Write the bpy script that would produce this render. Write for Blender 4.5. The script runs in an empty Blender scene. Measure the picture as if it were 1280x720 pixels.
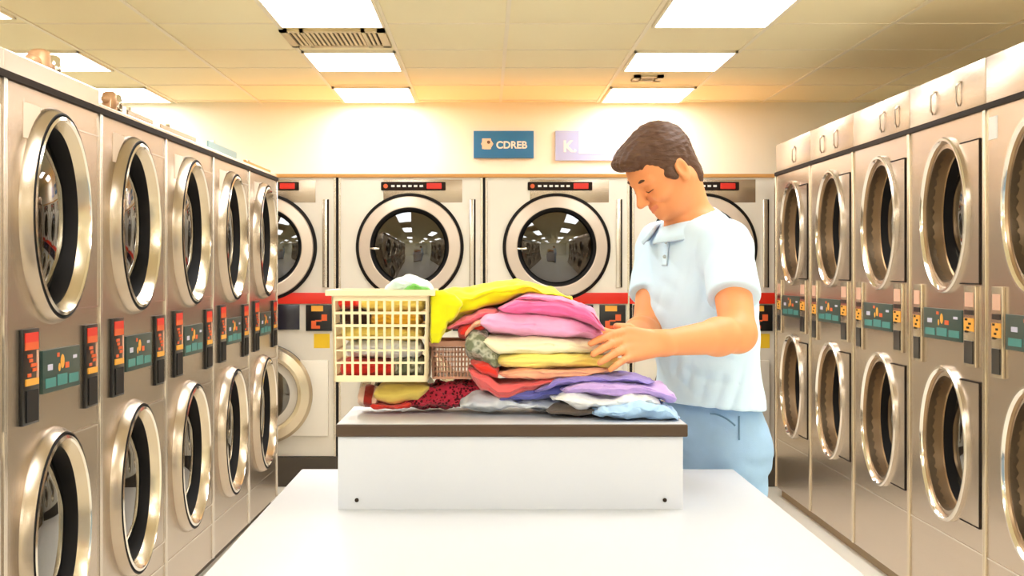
import bpy, bmesh, math, random
import numpy as np
from mathutils import Vector, Matrix, noise
random.seed(7)
S = bpy.context.scene
COL = S.collection
PI = math.pi
E = 1.374                      # eye height
F, VX, VY = 1950.0, 608.0, 337.0

def lin(c):
    c = c/255.0
    return c/12.92 if c <= .04045 else ((c+.055)/1.055)**2.4
def rgb(r, g, b): return (lin(r), lin(g), lin(b), 1)
def pw(px, py, Y): return Vector(((px-VX)*Y/F, Y, E+(VY-py)*Y/F))

# ------------------------------------------------------------ materials
def mat(name, col, rough=.5, metal=0.0, bump=0, bscale=40, bdist=.002, var=0, vscale=8, emit=None, es=0, coat=0, sheen=0, stretch=None, spec=.5, sss=0):
    m = bpy.data.materials.new(name); m.use_nodes = True
    nt = m.node_tree; b = nt.nodes['Principled BSDF']
    b.inputs['Base Color'].default_value = col
    b.inputs['Roughness'].default_value = rough
    b.inputs['Metallic'].default_value = metal
    b.inputs['Specular IOR Level'].default_value = spec
    if coat: b.inputs['Coat Weight'].default_value = coat
    if sheen: b.inputs['Sheen Weight'].default_value = sheen
    if sss:
        b.inputs['Subsurface Weight'].default_value = sss
        b.inputs['Subsurface Radius'].default_value = (.012, .005, .003)
    if emit:
        b.inputs['Emission Color'].default_value = emit
        b.inputs['Emission Strength'].default_value = es
    if bump or var:
        tc = nt.nodes.new('ShaderNodeTexCoord')
        mp = nt.nodes.new('ShaderNodeMapping')
        nt.links.new(tc.outputs['Object'], mp.inputs[0])
        if stretch: mp.inputs['Scale'].default_value = stretch
        n = nt.nodes.new('ShaderNodeTexNoise'); n.inputs['Scale'].default_value = bscale
        n.inputs['Detail'].default_value = 4
        nt.links.new(mp.outputs[0], n.inputs['Vector'])
        if bump:
            bp = nt.nodes.new('ShaderNodeBump'); bp.inputs['Strength'].default_value = bump
            bp.inputs['Distance'].default_value = bdist
            nt.links.new(n.outputs['Fac'], bp.inputs['Height'])
            nt.links.new(bp.outputs[0], b.inputs['Normal'])
        if var:
            n2 = nt.nodes.new('ShaderNodeTexNoise'); n2.inputs['Scale'].default_value = vscale
            n2.inputs['Detail'].default_value = 5
            nt.links.new(mp.outputs[0], n2.inputs['Vector'])
            mx = nt.nodes.new('ShaderNodeMix'); mx.data_type = 'RGBA'
            mx.inputs['A'].default_value = tuple(max(0, v*(1-var)) for v in col[:3])+(1,)
            mx.inputs['B'].default_value = tuple(min(1, v*(1+var)) for v in col[:3])+(1,)
            nt.links.new(n2.outputs['Fac'], mx.inputs['Factor'])
            nt.links.new(mx.outputs['Result'], b.inputs['Base Color'])
    return m

def fabric(name, col, rough=.95, pattern=None, c2=None, c3=None, scale=30, thr=.5, sheen=.25):
    m = bpy.data.materials.new(name); m.use_nodes = True
    nt = m.node_tree; b = nt.nodes['Principled BSDF']
    b.inputs['Base Color'].default_value = col
    b.inputs['Roughness'].default_value = rough
    b.inputs['Specular IOR Level'].default_value = .2
    b.inputs['Sheen Weight'].default_value = sheen
    tc = nt.nodes.new('ShaderNodeTexCoord')
    n = nt.nodes.new('ShaderNodeTexNoise'); n.inputs['Scale'].default_value = 55; n.inputs['Detail'].default_value = 6
    nt.links.new(tc.outputs['Object'], n.inputs['Vector'])
    bp = nt.nodes.new('ShaderNodeBump'); bp.inputs['Strength'].default_value = .35; bp.inputs['Distance'].default_value = .004
    nt.links.new(n.outputs['Fac'], bp.inputs['Height']); nt.links.new(bp.outputs[0], b.inputs['Normal'])
    if pattern:
        if pattern == 'blotch':
            t = nt.nodes.new('ShaderNodeTexNoise'); t.inputs['Scale'].default_value = scale; t.inputs['Detail'].default_value = 2; o = t.outputs['Fac']
        elif pattern == 'cell':
            t = nt.nodes.new('ShaderNodeTexVoronoi'); t.inputs['Scale'].default_value = scale; o = t.outputs['Distance']
        else:
            t = nt.nodes.new('ShaderNodeTexWave'); t.inputs['Scale'].default_value = scale; t.inputs['Distortion'].default_value = 1.5; o = t.outputs['Fac']
        nt.links.new(tc.outputs['Object'], t.inputs['Vector'])
        cr = nt.nodes.new('ShaderNodeValToRGB'); cr.color_ramp.interpolation = 'LINEAR'
        cr.color_ramp.elements[0].position = thr-.06; cr.color_ramp.elements[0].color = col
        cr.color_ramp.elements[1].position = thr+.06; cr.color_ramp.elements[1].color = c2
        if c3:
            e = cr.color_ramp.elements.new(min(.98, thr+.2)); e.color = c3
        nt.links.new(o, cr.inputs[0]); nt.links.new(cr.outputs[0], b.inputs['Base Color'])
    return m

def glass_mat(name, tint=(.9, .9, .9, 1), gloss=.25, rough=.02):
    m = bpy.data.materials.new(name); m.use_nodes = True
    nt = m.node_tree; nt.nodes.remove(nt.nodes['Principled BSDF'])
    out = nt.nodes['Material Output']
    tr = nt.nodes.new('ShaderNodeBsdfTransparent'); tr.inputs[0].default_value = tint
    gl = nt.nodes.new('ShaderNodeBsdfGlossy'); gl.inputs['Roughness'].default_value = rough
    fr = nt.nodes.new('ShaderNodeFresnel'); fr.inputs[0].default_value = 1.5
    ad = nt.nodes.new('ShaderNodeMath'); ad.operation = 'ADD'; ad.inputs[1].default_value = gloss; ad.use_clamp = True
    nt.links.new(fr.outputs[0], ad.inputs[0])
    mx = nt.nodes.new('ShaderNodeMixShader')
    nt.links.new(ad.outputs[0], mx.inputs[0]); nt.links.new(tr.outputs[0], mx.inputs[1]); nt.links.new(gl.outputs[0], mx.inputs[2])
    nt.links.new(mx.outputs[0], out.inputs[0])
    return m

M = {}
M['steel'] = mat('brushed_steel', rgb(190, 173, 153), .27, .88, bump=.12, bscale=60, bdist=.001, stretch=(.6, .6, 14), var=.06, vscale=3)
M['steel_r'] = mat('brushed_steel_satin', rgb(196, 178, 158), .26, .88, bump=.12, bscale=60, bdist=.001, stretch=(.6, .6, 14), var=.06, vscale=3)
M['trim'] = mat('bright_steel_trim', rgb(218, 208, 195), .22, .85)
M['chrome'] = mat('polished_chrome', rgb(232, 226, 216), .12, 1)
M['ring_in'] = mat('satin_ring', rgb(210, 194, 168), .24, .9)
M['enamel'] = mat('cream_enamel', rgb(236, 228, 214), .35, .35, var=.03)
M['enamelring'] = mat('pale_door_ring', rgb(222, 205, 186), .35, .3)
M['rubber'] = mat('black_rubber', rgb(20, 15, 12), .6, spec=.25)
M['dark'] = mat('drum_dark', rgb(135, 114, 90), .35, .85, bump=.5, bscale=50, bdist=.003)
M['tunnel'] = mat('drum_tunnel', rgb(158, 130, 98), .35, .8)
M['seam'] = mat('dark_seam', rgb(44, 32, 24), .8, spec=.2)
M['plinth'] = mat('dark_plinth', rgb(70, 60, 48), .6)
M['kick'] = mat('brown_kick', rgb(150, 122, 84), .5)
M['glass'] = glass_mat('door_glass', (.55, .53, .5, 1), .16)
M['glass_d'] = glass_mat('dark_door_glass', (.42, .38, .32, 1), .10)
M['wall'] = mat('cream_wall_paint', rgb(250, 246, 228), .8, var=.01)
M['lwhite'] = mat('white_laminate', rgb(212, 213, 220), .38, var=.01)
M['ledge'] = mat('dark_brown_edging', rgb(72, 50, 30), .45)
M['floor'] = mat('cream_floor', rgb(250, 246, 236), .3, var=.02, vscale=5)
M['lamp'] = mat('lamp_diffuser', rgb(255, 252, 242), .5, emit=(.95, .975, 1, 1), es=10.5)
M['tbar'] = mat('tbar_paint', rgb(250, 238, 206), .5)
M['grille'] = mat('vent_paint', rgb(226, 205, 160), .5)
M['black'] = mat('black_plastic', rgb(22, 20, 20), .3)
M['navy'] = mat('dark_display', rgb(28, 26, 40), .15)
M['green'] = mat('green_overlay', rgb(48, 70, 62), .4)
M['teal'] = mat('teal_label', rgb(64, 138, 132), .4)
M['orange'] = mat('orange_label', rgb(228, 96, 40), .45)
M['amber'] = mat('amber_label', rgb(240, 170, 60), .45)
M['red'] = mat('red_panel', rgb(226, 40, 16), .4)
M['yellow'] = mat('yellow_sticker', rgb(240, 195, 30), .45)
M['white'] = mat('white_print', rgb(240, 238, 230), .5)
M['pink'] = mat('pale_coin_label', rgb(226, 178, 150), .45)
M['copper'] = mat('copper_brass', rgb(226, 180, 140), .5, .6)
M['tealplate'] = mat('blue_grey_tray', rgb(150, 180, 180), .4, .3)
M['cardboard'] = mat('orange_cardboard', rgb(220, 160, 90), .8)
M['signblue'] = mat('sign_blue', rgb(36, 118, 176), .4)
M['signglare'] = mat('sign_glare_blue', rgb(176, 190, 236), .4)
M['signlight'] = mat('sign_glare_lilac', rgb(226, 226, 242), .4)
M['signcream'] = mat('sign_emblem_cream', rgb(232, 208, 184), .5)
M['signgrey'] = mat('sign_grey_print', rgb(204, 200, 218), .5)
M['signbrown'] = mat('sign_emblem_brown', rgb(110, 84, 60), .5)
M['basket'] = mat('cream_basket_plastic', rgb(248, 226, 186), .35, spec=.4)

# ceiling: painted tile with faint speckle
M['ceil'] = mat('ceiling_tile', rgb(255, 241, 198), .9, bump=.2, bscale=120, bdist=.002, var=.02, vscale=2)

# ------------------------------------------------------------ mesh helpers
def link(name, me, m=None, parent=None, smooth=False):
    o = bpy.data.objects.new(name, me); COL.objects.link(o)
    if m is not None:
        for mm in (m if isinstance(m, (list, tuple)) else [m]): me.materials.append(mm)
    if parent: o.parent = parent
    if smooth: me.polygons.foreach_set('use_smooth', [True]*len(me.polygons))
    return o
def bobj(name, bm, m=None, parent=None, smooth=False, angle=None):
    bmesh.ops.recalc_face_normals(bm, faces=bm.faces)
    me = bpy.data.meshes.new(name); bm.to_mesh(me); bm.free()
    if angle:
        me.polygons.foreach_set('use_smooth', [True]*len(me.polygons))
        me.set_sharp_from_angle(angle=angle)
    return link(name, me, m, parent, smooth)
def tag(o, label, cat=None, group=None, kind=None):
    if label: o['label'] = label
    if cat: o['category'] = cat
    if group: o['group'] = group
    if kind: o['kind'] = kind
    return o
def empty(name, loc=(0, 0, 0), rz=0):
    o = bpy.data.objects.new(name, None); COL.objects.link(o)
    o.location = loc; o.rotation_euler = (0, 0, rz); o.empty_display_size = .1
    return o
def box(bm, x0, x1, y0, y1, z0, z1, bev=0, mi=0):
    vs = [bm.verts.new(p) for p in [(x0, y0, z0), (x1, y0, z0), (x1, y1, z0), (x0, y1, z0), (x0, y0, z1), (x1, y0, z1), (x1, y1, z1), (x0, y1, z1)]]
    fs = [bm.faces.new([vs[i] for i in q]) for q in [(0, 3, 2, 1), (4, 5, 6, 7), (0, 1, 5, 4), (1, 2, 6, 5), (2, 3, 7, 6), (3, 0, 4, 7)]]
    for f in fs: f.material_index = mi
    if bev:
        es = set()
        for f in fs: es |= set(f.edges)
        r = bmesh.ops.bevel(bm, geom=list(es), offset=bev, segments=2, profile=.6, affect='EDGES')
        for f in r['faces']: f.material_index = mi
    return fs
def bx(name, x0, x1, y0, y1, z0, z1, m, parent=None, bev=0):
    bm = bmesh.new(); box(bm, min(x0, x1), max(x0, x1), min(y0, y1), max(y0, y1), min(z0, z1), max(z0, z1), bev)
    return bobj(name, bm, m, parent, angle=.6 if bev else None)
def lathe(bm, cx, cz, prof, n=64, mi=None, sx=1.0, sz=1.0):
    """revolve (radius, y) around the local y axis through (cx, cz)"""
    rings = []
    for (r, y) in prof:
        if r < 1e-5: rings.append([bm.verts.new((cx, y, cz))])
        else: rings.append([bm.verts.new((cx+r*sx*math.cos(2*PI*k/n), y, cz+r*sz*math.sin(2*PI*k/n))) for k in range(n)])
    for i in range(len(rings)-1):
        a, b = rings[i], rings[i+1]
        for k in range(n):
            k2 = (k+1) % n
            if len(a) == 1: f = bm.faces.new((a[0], b[k], b[k2]))
            elif len(b) == 1: f = bm.faces.new((a[k], a[k2], b[0]))
            else: f = bm.faces.new((a[k], a[k2], b[k2], b[k]))
            if mi: f.material_index = mi[i]
    return rings
def tube(bm, pts, r, n=10, cap=True):
    pts = [Vector(p) for p in pts]; rings = []
    up = Vector((0, 0, 1))
    for i, p in enumerate(pts):
        d = (pts[min(i+1, len(pts)-1)]-pts[max(i-1, 0)]).normalized()
        a = d.cross(up)
        if a.length < .1: a = d.cross(Vector((1, 0, 0)))
        a.normalize(); b = a.cross(d)
        rr = r[i] if isinstance(r, (list, tuple)) else r
        rings.append([bm.verts.new(p+a*rr*math.cos(2*PI*k/n)+b*rr*math.sin(2*PI*k/n)) for k in range(n)])
    for i in range(len(rings)-1):
        for k in range(n):
            bm.faces.new((rings[i][k], rings[i][(k+1) % n], rings[i+1][(k+1) % n], rings[i+1][k]))
    if cap:
        bm.faces.new(rings[0]); bm.faces.new(rings[-1][::-1])
def struct(o):
    o['kind'] = 'structure'; return o
def hole_panel(bm, x0, x1, z0, z1, cx, cz, r, y=0, n=64):
    """front panel with a round port cut in it"""
    angs = set(2*PI*k/n for k in range(n))
    for (a, b) in ((x0, z0), (x1, z0), (x1, z1), (x0, z1)):
        angs.add(math.atan2(b-cz, a-cx) % (2*PI))
    angs = sorted(angs)
    A, B = [], []
    for t in angs:
        c, s = math.cos(t), math.sin(t)
        k = min(((x1-cx)/c if c > 1e-9 else (x0-cx)/c if c < -1e-9 else 1e9), ((z1-cz)/s if s > 1e-9 else (z0-cz)/s if s < -1e-9 else 1e9))
        A.append(bm.verts.new((cx+r*c, y, cz+r*s))); B.append(bm.verts.new((cx+k*c, y, cz+k*s)))
    N = len(angs)
    for i in range(N):
        j = (i+1) % N
        bm.faces.new((A[i], B[i], B[j], A[j]))

# ------------------------------------------------------------ room
CZ = E+1.185       # ceiling height
WY = 11.05         # back wall
XL_W, XR_W = -3.35, 3.05
YF = -3.2
struct(bx('floor', XL_W-.1, XR_W+.1, YF-.1, WY+.1, -.1, 0, M['floor']))
struct(bx('wall_back', XL_W-.1, XR_W+.1, WY, WY+.1, 0, CZ+.1, M['wall']))
struct(bx('wall_front', XL_W-.1, XR_W+.1, YF-.1, YF, 0, CZ+.1, M['wall']))
struct(bx('wall_left', XL_W-.1, XL_W, YF, WY, 0, CZ+.1, M['wall']))
struct(bx('wall_right', XR_W, XR_W+.1, YF, WY, 0, CZ+.1, M['wall']))
struct(bx('ceiling', XL_W-.1, XR_W+.1, YF-.1, WY+.1, CZ, CZ+.1, M['ceil']))
# suspended ceiling grid
bm = bmesh.new()
for x in (-2.75, -2.19, -1.6, -1.01, -.485, .1, .785, 1.37, 1.95, 2.55):
    box(bm, x-.010, x+.010, YF, WY, CZ-.006, CZ+.01)
struct(bobj('trim_1', bm, M['tbar']))
bm = bmesh.new()
for y in (-2.1, -.9, .3, 1.5, 2.7, 3.9, 5.1, 6.3, 7.5, 8.4, 9.15, 10.0, 10.9):
    box(bm, XL_W, XR_W, y-.006, y+.006, CZ-.004, CZ+.01)
struct(bobj('trim_2', bm, M['tbar']))

def ceil_light(x0, x1, y0, y1, label):
    t = empty('ceiling_light', ((x0+x1)/2, (y0+y1)/2, CZ))
    w, h = (x1-x0)/2, (y1-y0)/2
    bx('lamp_diffuser', -w+.012, w-.012, -h+.012, h-.012, -.012, -.002, M['lamp'], t)
    bm = bmesh.new()
    for (a, b, c, d) in ((-w, w, -h, -h+.014), (-w, w, h-.014, h), (-w, -w+.014, -h, h), (w-.014, w, -h, h)):
        box(bm, a, b, c, d, -.016, 0)
    bobj('frame', bm, M['tbar'], t)
    tag(t, label, 'ceiling light', 'recessed ceiling lights')
rows = [('left', -2.74, -2.20), ('centre', -1.0, -.49), ('right', .80, 1.36)]
depth = [(-2.2, -1.0), (.2, 1.4), (3.2, 4.4), (6.2, 7.55), (8.42, 9.22), (10.08, 10.95)]
names = {'left': 'in the row over the left dryers', 'centre': 'in the row beside the vent', 'right': 'in the row above the man'}
dn = ['behind the viewer, farthest from the signs', 'behind the viewer', 'just above the viewer', 'nearest and largest of its row', 'middle one of its row', 'last, against the sign wall']
for nm, a, b in rows:
    for k, (c, d) in enumerate(depth):
        if nm == 'left' and k == 3: c, d = 6.5, 7.3
        ceil_light(a, b, c, d, 'ceiling light %s, %s' % (names[nm], dn[k]))

for k, (c, d) in enumerate(((4.7, 6.0), (1.6, 2.9))):  # two unseen panels added to brighten the right of the ceiling
    ceil_light(2.35, 2.9, c, d, 'added unseen fill panel over the right dryers, %s' % ('the farther one', 'the nearer one')[k])

def vent(x0, x1, y0, y1, label, n=14):
    t = empty('ceiling_vent', ((x0+x1)/2, (y0+y1)/2, CZ))
    w, h = (x1-x0)/2, (y1-y0)/2
    bm = bmesh.new()
    for (a, b, c, d) in ((-w, w, -h, -h+.05), (-w, w, h-.05, h), (-w, -w+.04, -h, h), (w-.04, w, -h, h), (-w*.62, -w*.54, -h, h), (w*.54, w*.62, -h, h)):
        box(bm, a, b, c, d, -.016, 0)
    bobj('frame', bm, M['grille'], t)
    bx('duct_opening', -w+.02, w-.02, -h+.03, h-.03, -.006, -.002, M['seam'], t)
    bm = bmesh.new()
    for i in range(n):
        x = -w+.06+(2*w-.12)*i/(n-1)
        box(bm, x-.007, x+.007, -h+.03, h-.03, -.013, -.004)
    bobj('louvre', bm, M['grille'], t)
    tag(t, label, 'vent')
vent(-1.02, -.50, 7.66, 8.22, 'slatted ceiling air vent between two light panels of the centre row', 18)
vent(.90, 1.08, 9.48, 9.72, 'small ceiling air vent between light panels above the man', 8)

# ------------------------------------------------------------ stacked dryers (left and right rows)
def make_dryer(P):
    W, H, D = P['W'], P['H'], 1.05
    t = empty(P['name'])
    st = M[P['steel']]
    # cabinet shell with two ports
    bm = bmesh.new()
    zm = (P['zu']+P['zl'])/2
    g = .006
    R = P['R']; ro = R*.86
    kz = P['kick']
    hole_panel(bm, g, W-g, zm, H, W*P['cx'], P['zu'], ro)
    hole_panel(bm, g, W-g, kz, zm, W*P['cx'], P['zl'], ro)
    for (x, y0, y1, z0, z1) in ((g, 0, D, kz, H), (W-g, 0, D, kz, H)):
        bm.faces.new([bm.verts.new(p) for p in ((x, y0, z0), (x, y1, z0), (x, y1, z1), (x, y0, z1))])
    bm.faces.new([bm.verts.new(p) for p in ((g, 0, H), (W-g, 0, H), (W-g, D, H), (g, D, H))])
    bm.faces.new([bm.verts.new(p) for p in ((g, D, kz), (W-g, D, kz), (W-g, D, H), (g, D, H))])
    bm.faces.new([bm.verts.new(p) for p in ((g, 0, kz), (W-g, 0, kz), (W-g, D, kz), (g, D, kz))])
    bobj('cabinet', bm, st, t)
    # side trim posts and top seam
    for (q0, q1) in ((.0, .016), (W-.016, W)):
        bx('corner_trim', q0, q1, -.007, .02, kz, H, M['trim'] if P['steel'] == 'steel' else M['ring_in'], t, .003)
    bx('top_seam', .0, W, -.010, .02, H-.014, H+.006, M['seam'], t)
    bx('kick_base', 0, W, .035 if P['kickin'] else -.002, D, 0, kz, M[P['kickm']], t)
    bx('lower_panel_seam', .02, W-.02, -.002, .004, P['zl']-R-.055, P['zl']-R-.049, M['trim'], t)
    if P['steel'] == 'steel_r':
        bx('header_panel', .004, W-.004, .0, .03, H+.004, H+P['head'], M['steel_r'], t, .003)
    else:
        bm = bmesh.new(); box(bm, .004, W-.004, .0, .03, H+.004, H+P['head'], .004)
        bobj('header_panel', bm, M['trim'], t)
    # doors
    for zc in (P['zu'], P['zl']):
        cx = W*P['cx']
        bm = bmesh.new()
        lathe(bm, cx, zc, P['prof'](R), 72, P['profm'])
        d = bobj('door', bm, [M['trim'], M['rubber'], M['chrome'], M['ring_in'], M['tunnel'], st], t, angle=.5)
        d['label'] = 'round chrome-rimmed porthole door'
        bm = bmesh.new(); q = P['gl']
        lathe(bm, cx, zc, [(R*q[0], q[1]), (R*q[0]*.8, q[1]+q[2]*.5), (R*q[0]*.5, q[1]+q[2]*.85), (0, q[1]+q[2])], 48)
        bobj('glass', bm, M['glass'], d, smooth=True)
        # hinge plate on the right of the door, seen from the front
        bm = bmesh.new()
        x1 = W-.05; x0 = cx+R*.25
        zt, zb = zc+R*.86, zc-R*.86
        pts = []
        for k in range(0, 21):
            a = math.acos(max(-1, min(1, .25))) * (1-2*k/20.)
            pts.append((cx+R*.985*math.cos(a), zc+R*.985*math.sin(a)))
        pts = [p for p in pts if zb <= p[1] <= zt]
        poly = [(x1, zt)]+pts+[(x1, zb)]
        fr = [bm.verts.new((a, -.006, b)) for a, b in poly]; bk = [bm.verts.new((a, -.001, b)) for a, b in poly]
        bm.faces.new(fr)
        for i in range(len(fr)): bm.faces.new((fr[i], fr[(i+1) % len(fr)], bk[(i+1) % len(bk)], bk[i]))
        bobj('hinge_plate', bm, st, d)
        bm = bmesh.new(); box(bm, x1-.002, x1+.003, -.0075, -.001, zb, zt); box(bm, x0+R*.4, x1+.003, -.0075, -.001, zt, zt+.005); box(bm, x0+R*.4, x1+.003, -.0075, -.001, zb-.005, zb)
        bobj('hinge', bm, M['seam'] if P['steel'] == 'steel_r' else M['trim'], d)
        bm = bmesh.new()
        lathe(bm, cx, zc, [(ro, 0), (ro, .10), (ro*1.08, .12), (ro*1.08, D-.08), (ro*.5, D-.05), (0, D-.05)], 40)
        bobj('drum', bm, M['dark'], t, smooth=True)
    # coin slots
    for (a, b, z0, z1) in P['slots']:
        x0, x1 = W*a, W*b
        bm = bmesh.new(); box(bm, x0, x1, -.012, 0, z0, z1, .003)
        s = bobj('coin_slot', bm, M['black'] if P['steel'] == 'steel' else M['ring_in'], t, angle=.6)
        h = z1-z0; w = x1-x0
        if P['steel'] == 'steel':
            bx('price_label', x0+w*.1, x1-w*.1, -.014, -.011, z0+h*.86, z0+h*.96, M['red'], s)
            bx('price_label', x0+w*.1, x1-w*.1, -.0145, -.011, z0+h*.78, z0+h*.86, M['orange'], s)
            bm = bmesh.new()
            for q in range(5):
                zz = z0+h*(.50+.05*q); xx = x0+w*(.25+.1*((q*7) % 4))
                box(bm, xx, xx+w*(.2+.08*(q % 3)), -.0145, -.011, zz, zz+h*.035)
            bobj('printed_figures', bm, M['orange'], s)
            bx('coin_button', x0+w*.12, x1-w*.12, -.016, -.011, z0+h*.41, z0+h*.48, M['amber'], s)
            bx('window_trim', x1-w*.2, x1-w*.12, -.0155, -.011, z0+h*.48, z0+h*.77, M['pink'], s)
            bx('return_cup', x0+w*.15, x1-w*.15, -.016, -.011, z0+h*.03, z0+h*.36, M['rubber'], s)
        else:
            bx('price_window', x0+w*.15, x1-w*.15, -.014, -.011, z0+h*.74, z0+h*.92, M['pink'], s)
            bx('slot_mouth', x0+w*.12, x1-w*.12, -.0145, -.011, z0+h*.64, z0+h*.70, M['black'], s)
            bx('price_label', x0+w*.1, x1-w*.1, -.015, -.011, z0+h*.44, z0+h*.60, M['amber'], s)
            bm = bmesh.new()
            for q in range(4):
                box(bm, x0+w*(.2+.15*(q % 3)), x0+w*(.42+.15*(q % 3)), -.016, -.0115, z0+h*(.42+.05*q), z0+h*(.445+.05*q))
            bobj('printed_figures', bm, M['seam'], s)
            bx('return_cup', x0+w*.15, x1-w*.15, -.016, -.011, z0+h*.04, z0+h*.32, M['black'], s)
    a, b, z0, z1 = P['disp']
    x0, x1 = W*a, W*b; w, h = x1-x0, z1-z0
    d = bx('control_panel', x0, x1, -.010, 0, z0, z1, M['green'], t, .002)
    bm = bmesh.new()
    for q in range(3): box(bm, x0+w*(.06+.31*q), x0+w*(.32+.31*q), -.0115, -.009, z0+h*.12, z0+h*(.34+.04*(q % 2)))
    bobj('button_row', bm, M['teal'], d)
    bm = bmesh.new()
    lathe(bm, x0+w*.5, z0+h*.68, [(h*.17, -.011), (0, -.012)], 16)
    lathe(bm, x0+w*.42, z0+h*.55, [(h*.10, -.011), (0, -.0125)], 12)
    bobj('status_lamp', bm, M['amber'], d)
    bx('print', x0+w*.58, x0+w*.68, -.0115, -.009, z0+h*.5, z0+h*.64, M['orange'], d)
    bx('print', x0+w*.36, x0+w*.42, -.0115, -.009, z0+h*.8, z0+h*.9, M['orange'], d)
    bx('print', x0+w*.12, x0+w*.24, -.0115, -.009, z0+h*.52, z0+h*.66, M['signgrey'], d)
    bx('print', x0+w*.8, x0+w*.9, -.0115, -.009, z0+h*.7, z0+h*.78, M['signgrey'], d)
    for (a, b, z0, z1) in P.get('stick', ()):
        bx('sticker', W*a, W*b, -.0015, .001, z0, z1, M['signcream'], t)
    return t

def kids(o): return [c for c in bpy.data.objects if c.parent == o]
def copy_tree(o, parent=None):
    c = o.copy(); COL.objects.link(c)
    if parent: c.parent = parent
    for ch in kids(o): copy_tree(ch, c)
    return c

LP = dict(name='stacked_dryer', W=.985, H=1.905, steel='steel', R=.322, cx=.455, zu=1.533, zl=.585, kick=.05, kickin=True, kickm='ledge', head=.022,
          prof=lambda R: [(R, 0), (R*.99, -.015), (R*.95, -.036), (R*.935, -.037), (R*.925, -.031), (R*.915, -.039), (R*.885, -.042), (R*.87, -.036), (R*.82, -.004), (R*.815, .0), (R*.81, .055)],
          profm=[5, 5, 1, 1, 1, 2, 2, 3, 1, 1], gl=(.81, .048, -.055),
          slots=[(.13, .285, .937, 1.207), (.785, .93, .93, 1.197)], disp=(.325, .72, 1.012, 1.138),
          stick=[(.17, .33, 1.745, 1.845), (.80, .965, 1.715, 1.765)])
RP = dict(name='stacked_dryer', W=.98, H=1.955, steel='steel_r', R=.30, cx=.52, zu=1.583, zl=.706, kick=.062, kickin=True, kickm='kick', head=.172,
          prof=lambda R: [(R, 0), (R*1.0, -.014), (R*.985, -.021), (R*.955, -.021), (R*.93, -.010), (R*.90, .02), (R*.86, .022), (R*.85, .06), (R*.81, .062), (R*.80, .10), (R*.76, .102), (R*.74, .18)],
          profm=[0, 0, 0, 2, 4, 3, 4, 3, 1, 3, 4], gl=(.77, .11, -.06),
          slots=[(.10, .215, 1.0, 1.315), (.78, .92, 1.02, 1.315)], disp=(.245, .755, 1.103, 1.223))
import sys
LA, LS = -1.362, .0149
ang = PI/2-math.atan(LS)
names_l = ['cut off at the picture edge', 'nearest fully in view, pipe fitting on top', 'second fully in view, one brass valve on top', 'third from the viewer, thin rails on top', 'fourth from the viewer, blue-grey tray on top', 'last one, touching the back washers']
left_roots = []
dl = make_dryer(LP)
for k in range(6):
    o = dl if k == 0 else copy_tree(dl)
    y = 4.2+.985*(k-1)
    o.location = (LA+LS*y, y, 0); o.rotation_euler = (0, 0, ang)
    tag(o, 'steel stacked dryer of left row, '+names_l[k], 'dryer', 'stacked dryers along the left side')
    left_roots.append(o)
# raised header on the nearest two left dryers
for k in (0, 1):
    for c in kids(left_roots[k]):
        if c.name.startswith('header_panel'):
            bm = bmesh.new(); box(bm, .004, .981, .0, .03, 1.909, 1.972, .004)
            me = bpy.data.meshes.new('header_panel'); bm.to_mesh(me); bm.free(); me.materials.append(M['trim']); c.data = me
RA, RS = 1.795, -.0041
angr = -PI/2-math.atan(RS)*1.0
names_r = ['farthest, touching the back washers', 'second from the back washers', 'middle one, third from the back washers', 'second from the viewer, blue reflection built behind upper door', 'nearest the viewer, cut off at the picture edge']
dr = make_dryer(RP)
right_roots = []
for k in range(5):
    o = dr if k == 0 else copy_tree(dr)
    y = 9.46-.98*k
    o.location = (RA+RS*y, y, 0); o.rotation_euler = (0, 0, angr)
    tag(o, 'steel stacked dryer of right row, '+names_r[k], 'dryer', 'stacked dryers along the right side')
    right_roots.append(o)
# conduits and marks on the header panels of the right row
for k, xs in ((0, (.55,)), (1, (.3, .62)), (2, (.55, .8)), (3, (.35, .68))):
    for x in xs:
        bm = bmesh.new()
        tube(bm, [(x, -.004, 1.985), (x, -.012, 2.0), (x, -.012, 2.06), (x+.02, -.004, 2.075)], .005, 8)
        bobj('conduit', bm, M['chrome'], right_roots[k], smooth=True)
bx('sticker', .04, .13, -.002, .001, 1.83, 1.91, M['white'], right_roots[4])

# things on top of the left dryers
def onleft(k, u, d, z):
    y0 = 4.2+.985*(k-1); c, s = math.cos(ang), math.sin(ang)
    return Vector((LA+LS*y0+u*c-d*s, y0+u*s+d*c, z))
def valve(k, u, d, label, sc=1.0, n=2):
    t = empty('pipe_fitting', onleft(k, u, d, 1.9065), ang); t.scale = (sc,)*3
    bm = bmesh.new(); tube(bm, [(-.05, 0, .10), (.17, 0, .10)], .018, 12); tube(bm, [(0, 0, 0), (0, 0, .10)], .02, 12); tube(bm, [(.12, 0, 0), (.12, 0, .10)], .02, 12)
    bobj('pipe', bm, M['copper'], t, smooth=True)
    bm = bmesh.new(); tube(bm, [(.05, 0, .055), (.05, 0, .065), (.05, 0, .135), (.05, 0, .145)], [.022, .036, .036, .02], 14)
    bobj('valve_body', bm, M['copper'], t, smooth=True)
    bm = bmesh.new(); tube(bm, [(.19, 0, .06), (.19, 0, .075), (.19, 0, .135), (.19, 0, .145)], [.018, .03, .03, .016], 14)
    bobj('knob', bm, M['chrome'], t, smooth=True)
    tag(t, label, 'pipe fitting')
valve(1, .50, .07, 'copper pipe fitting with chrome knob on top of the nearest left dryer', .95)
valve(2, .36, .07, 'copper pipe fitting on top of the second left dryer', .72)
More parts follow.
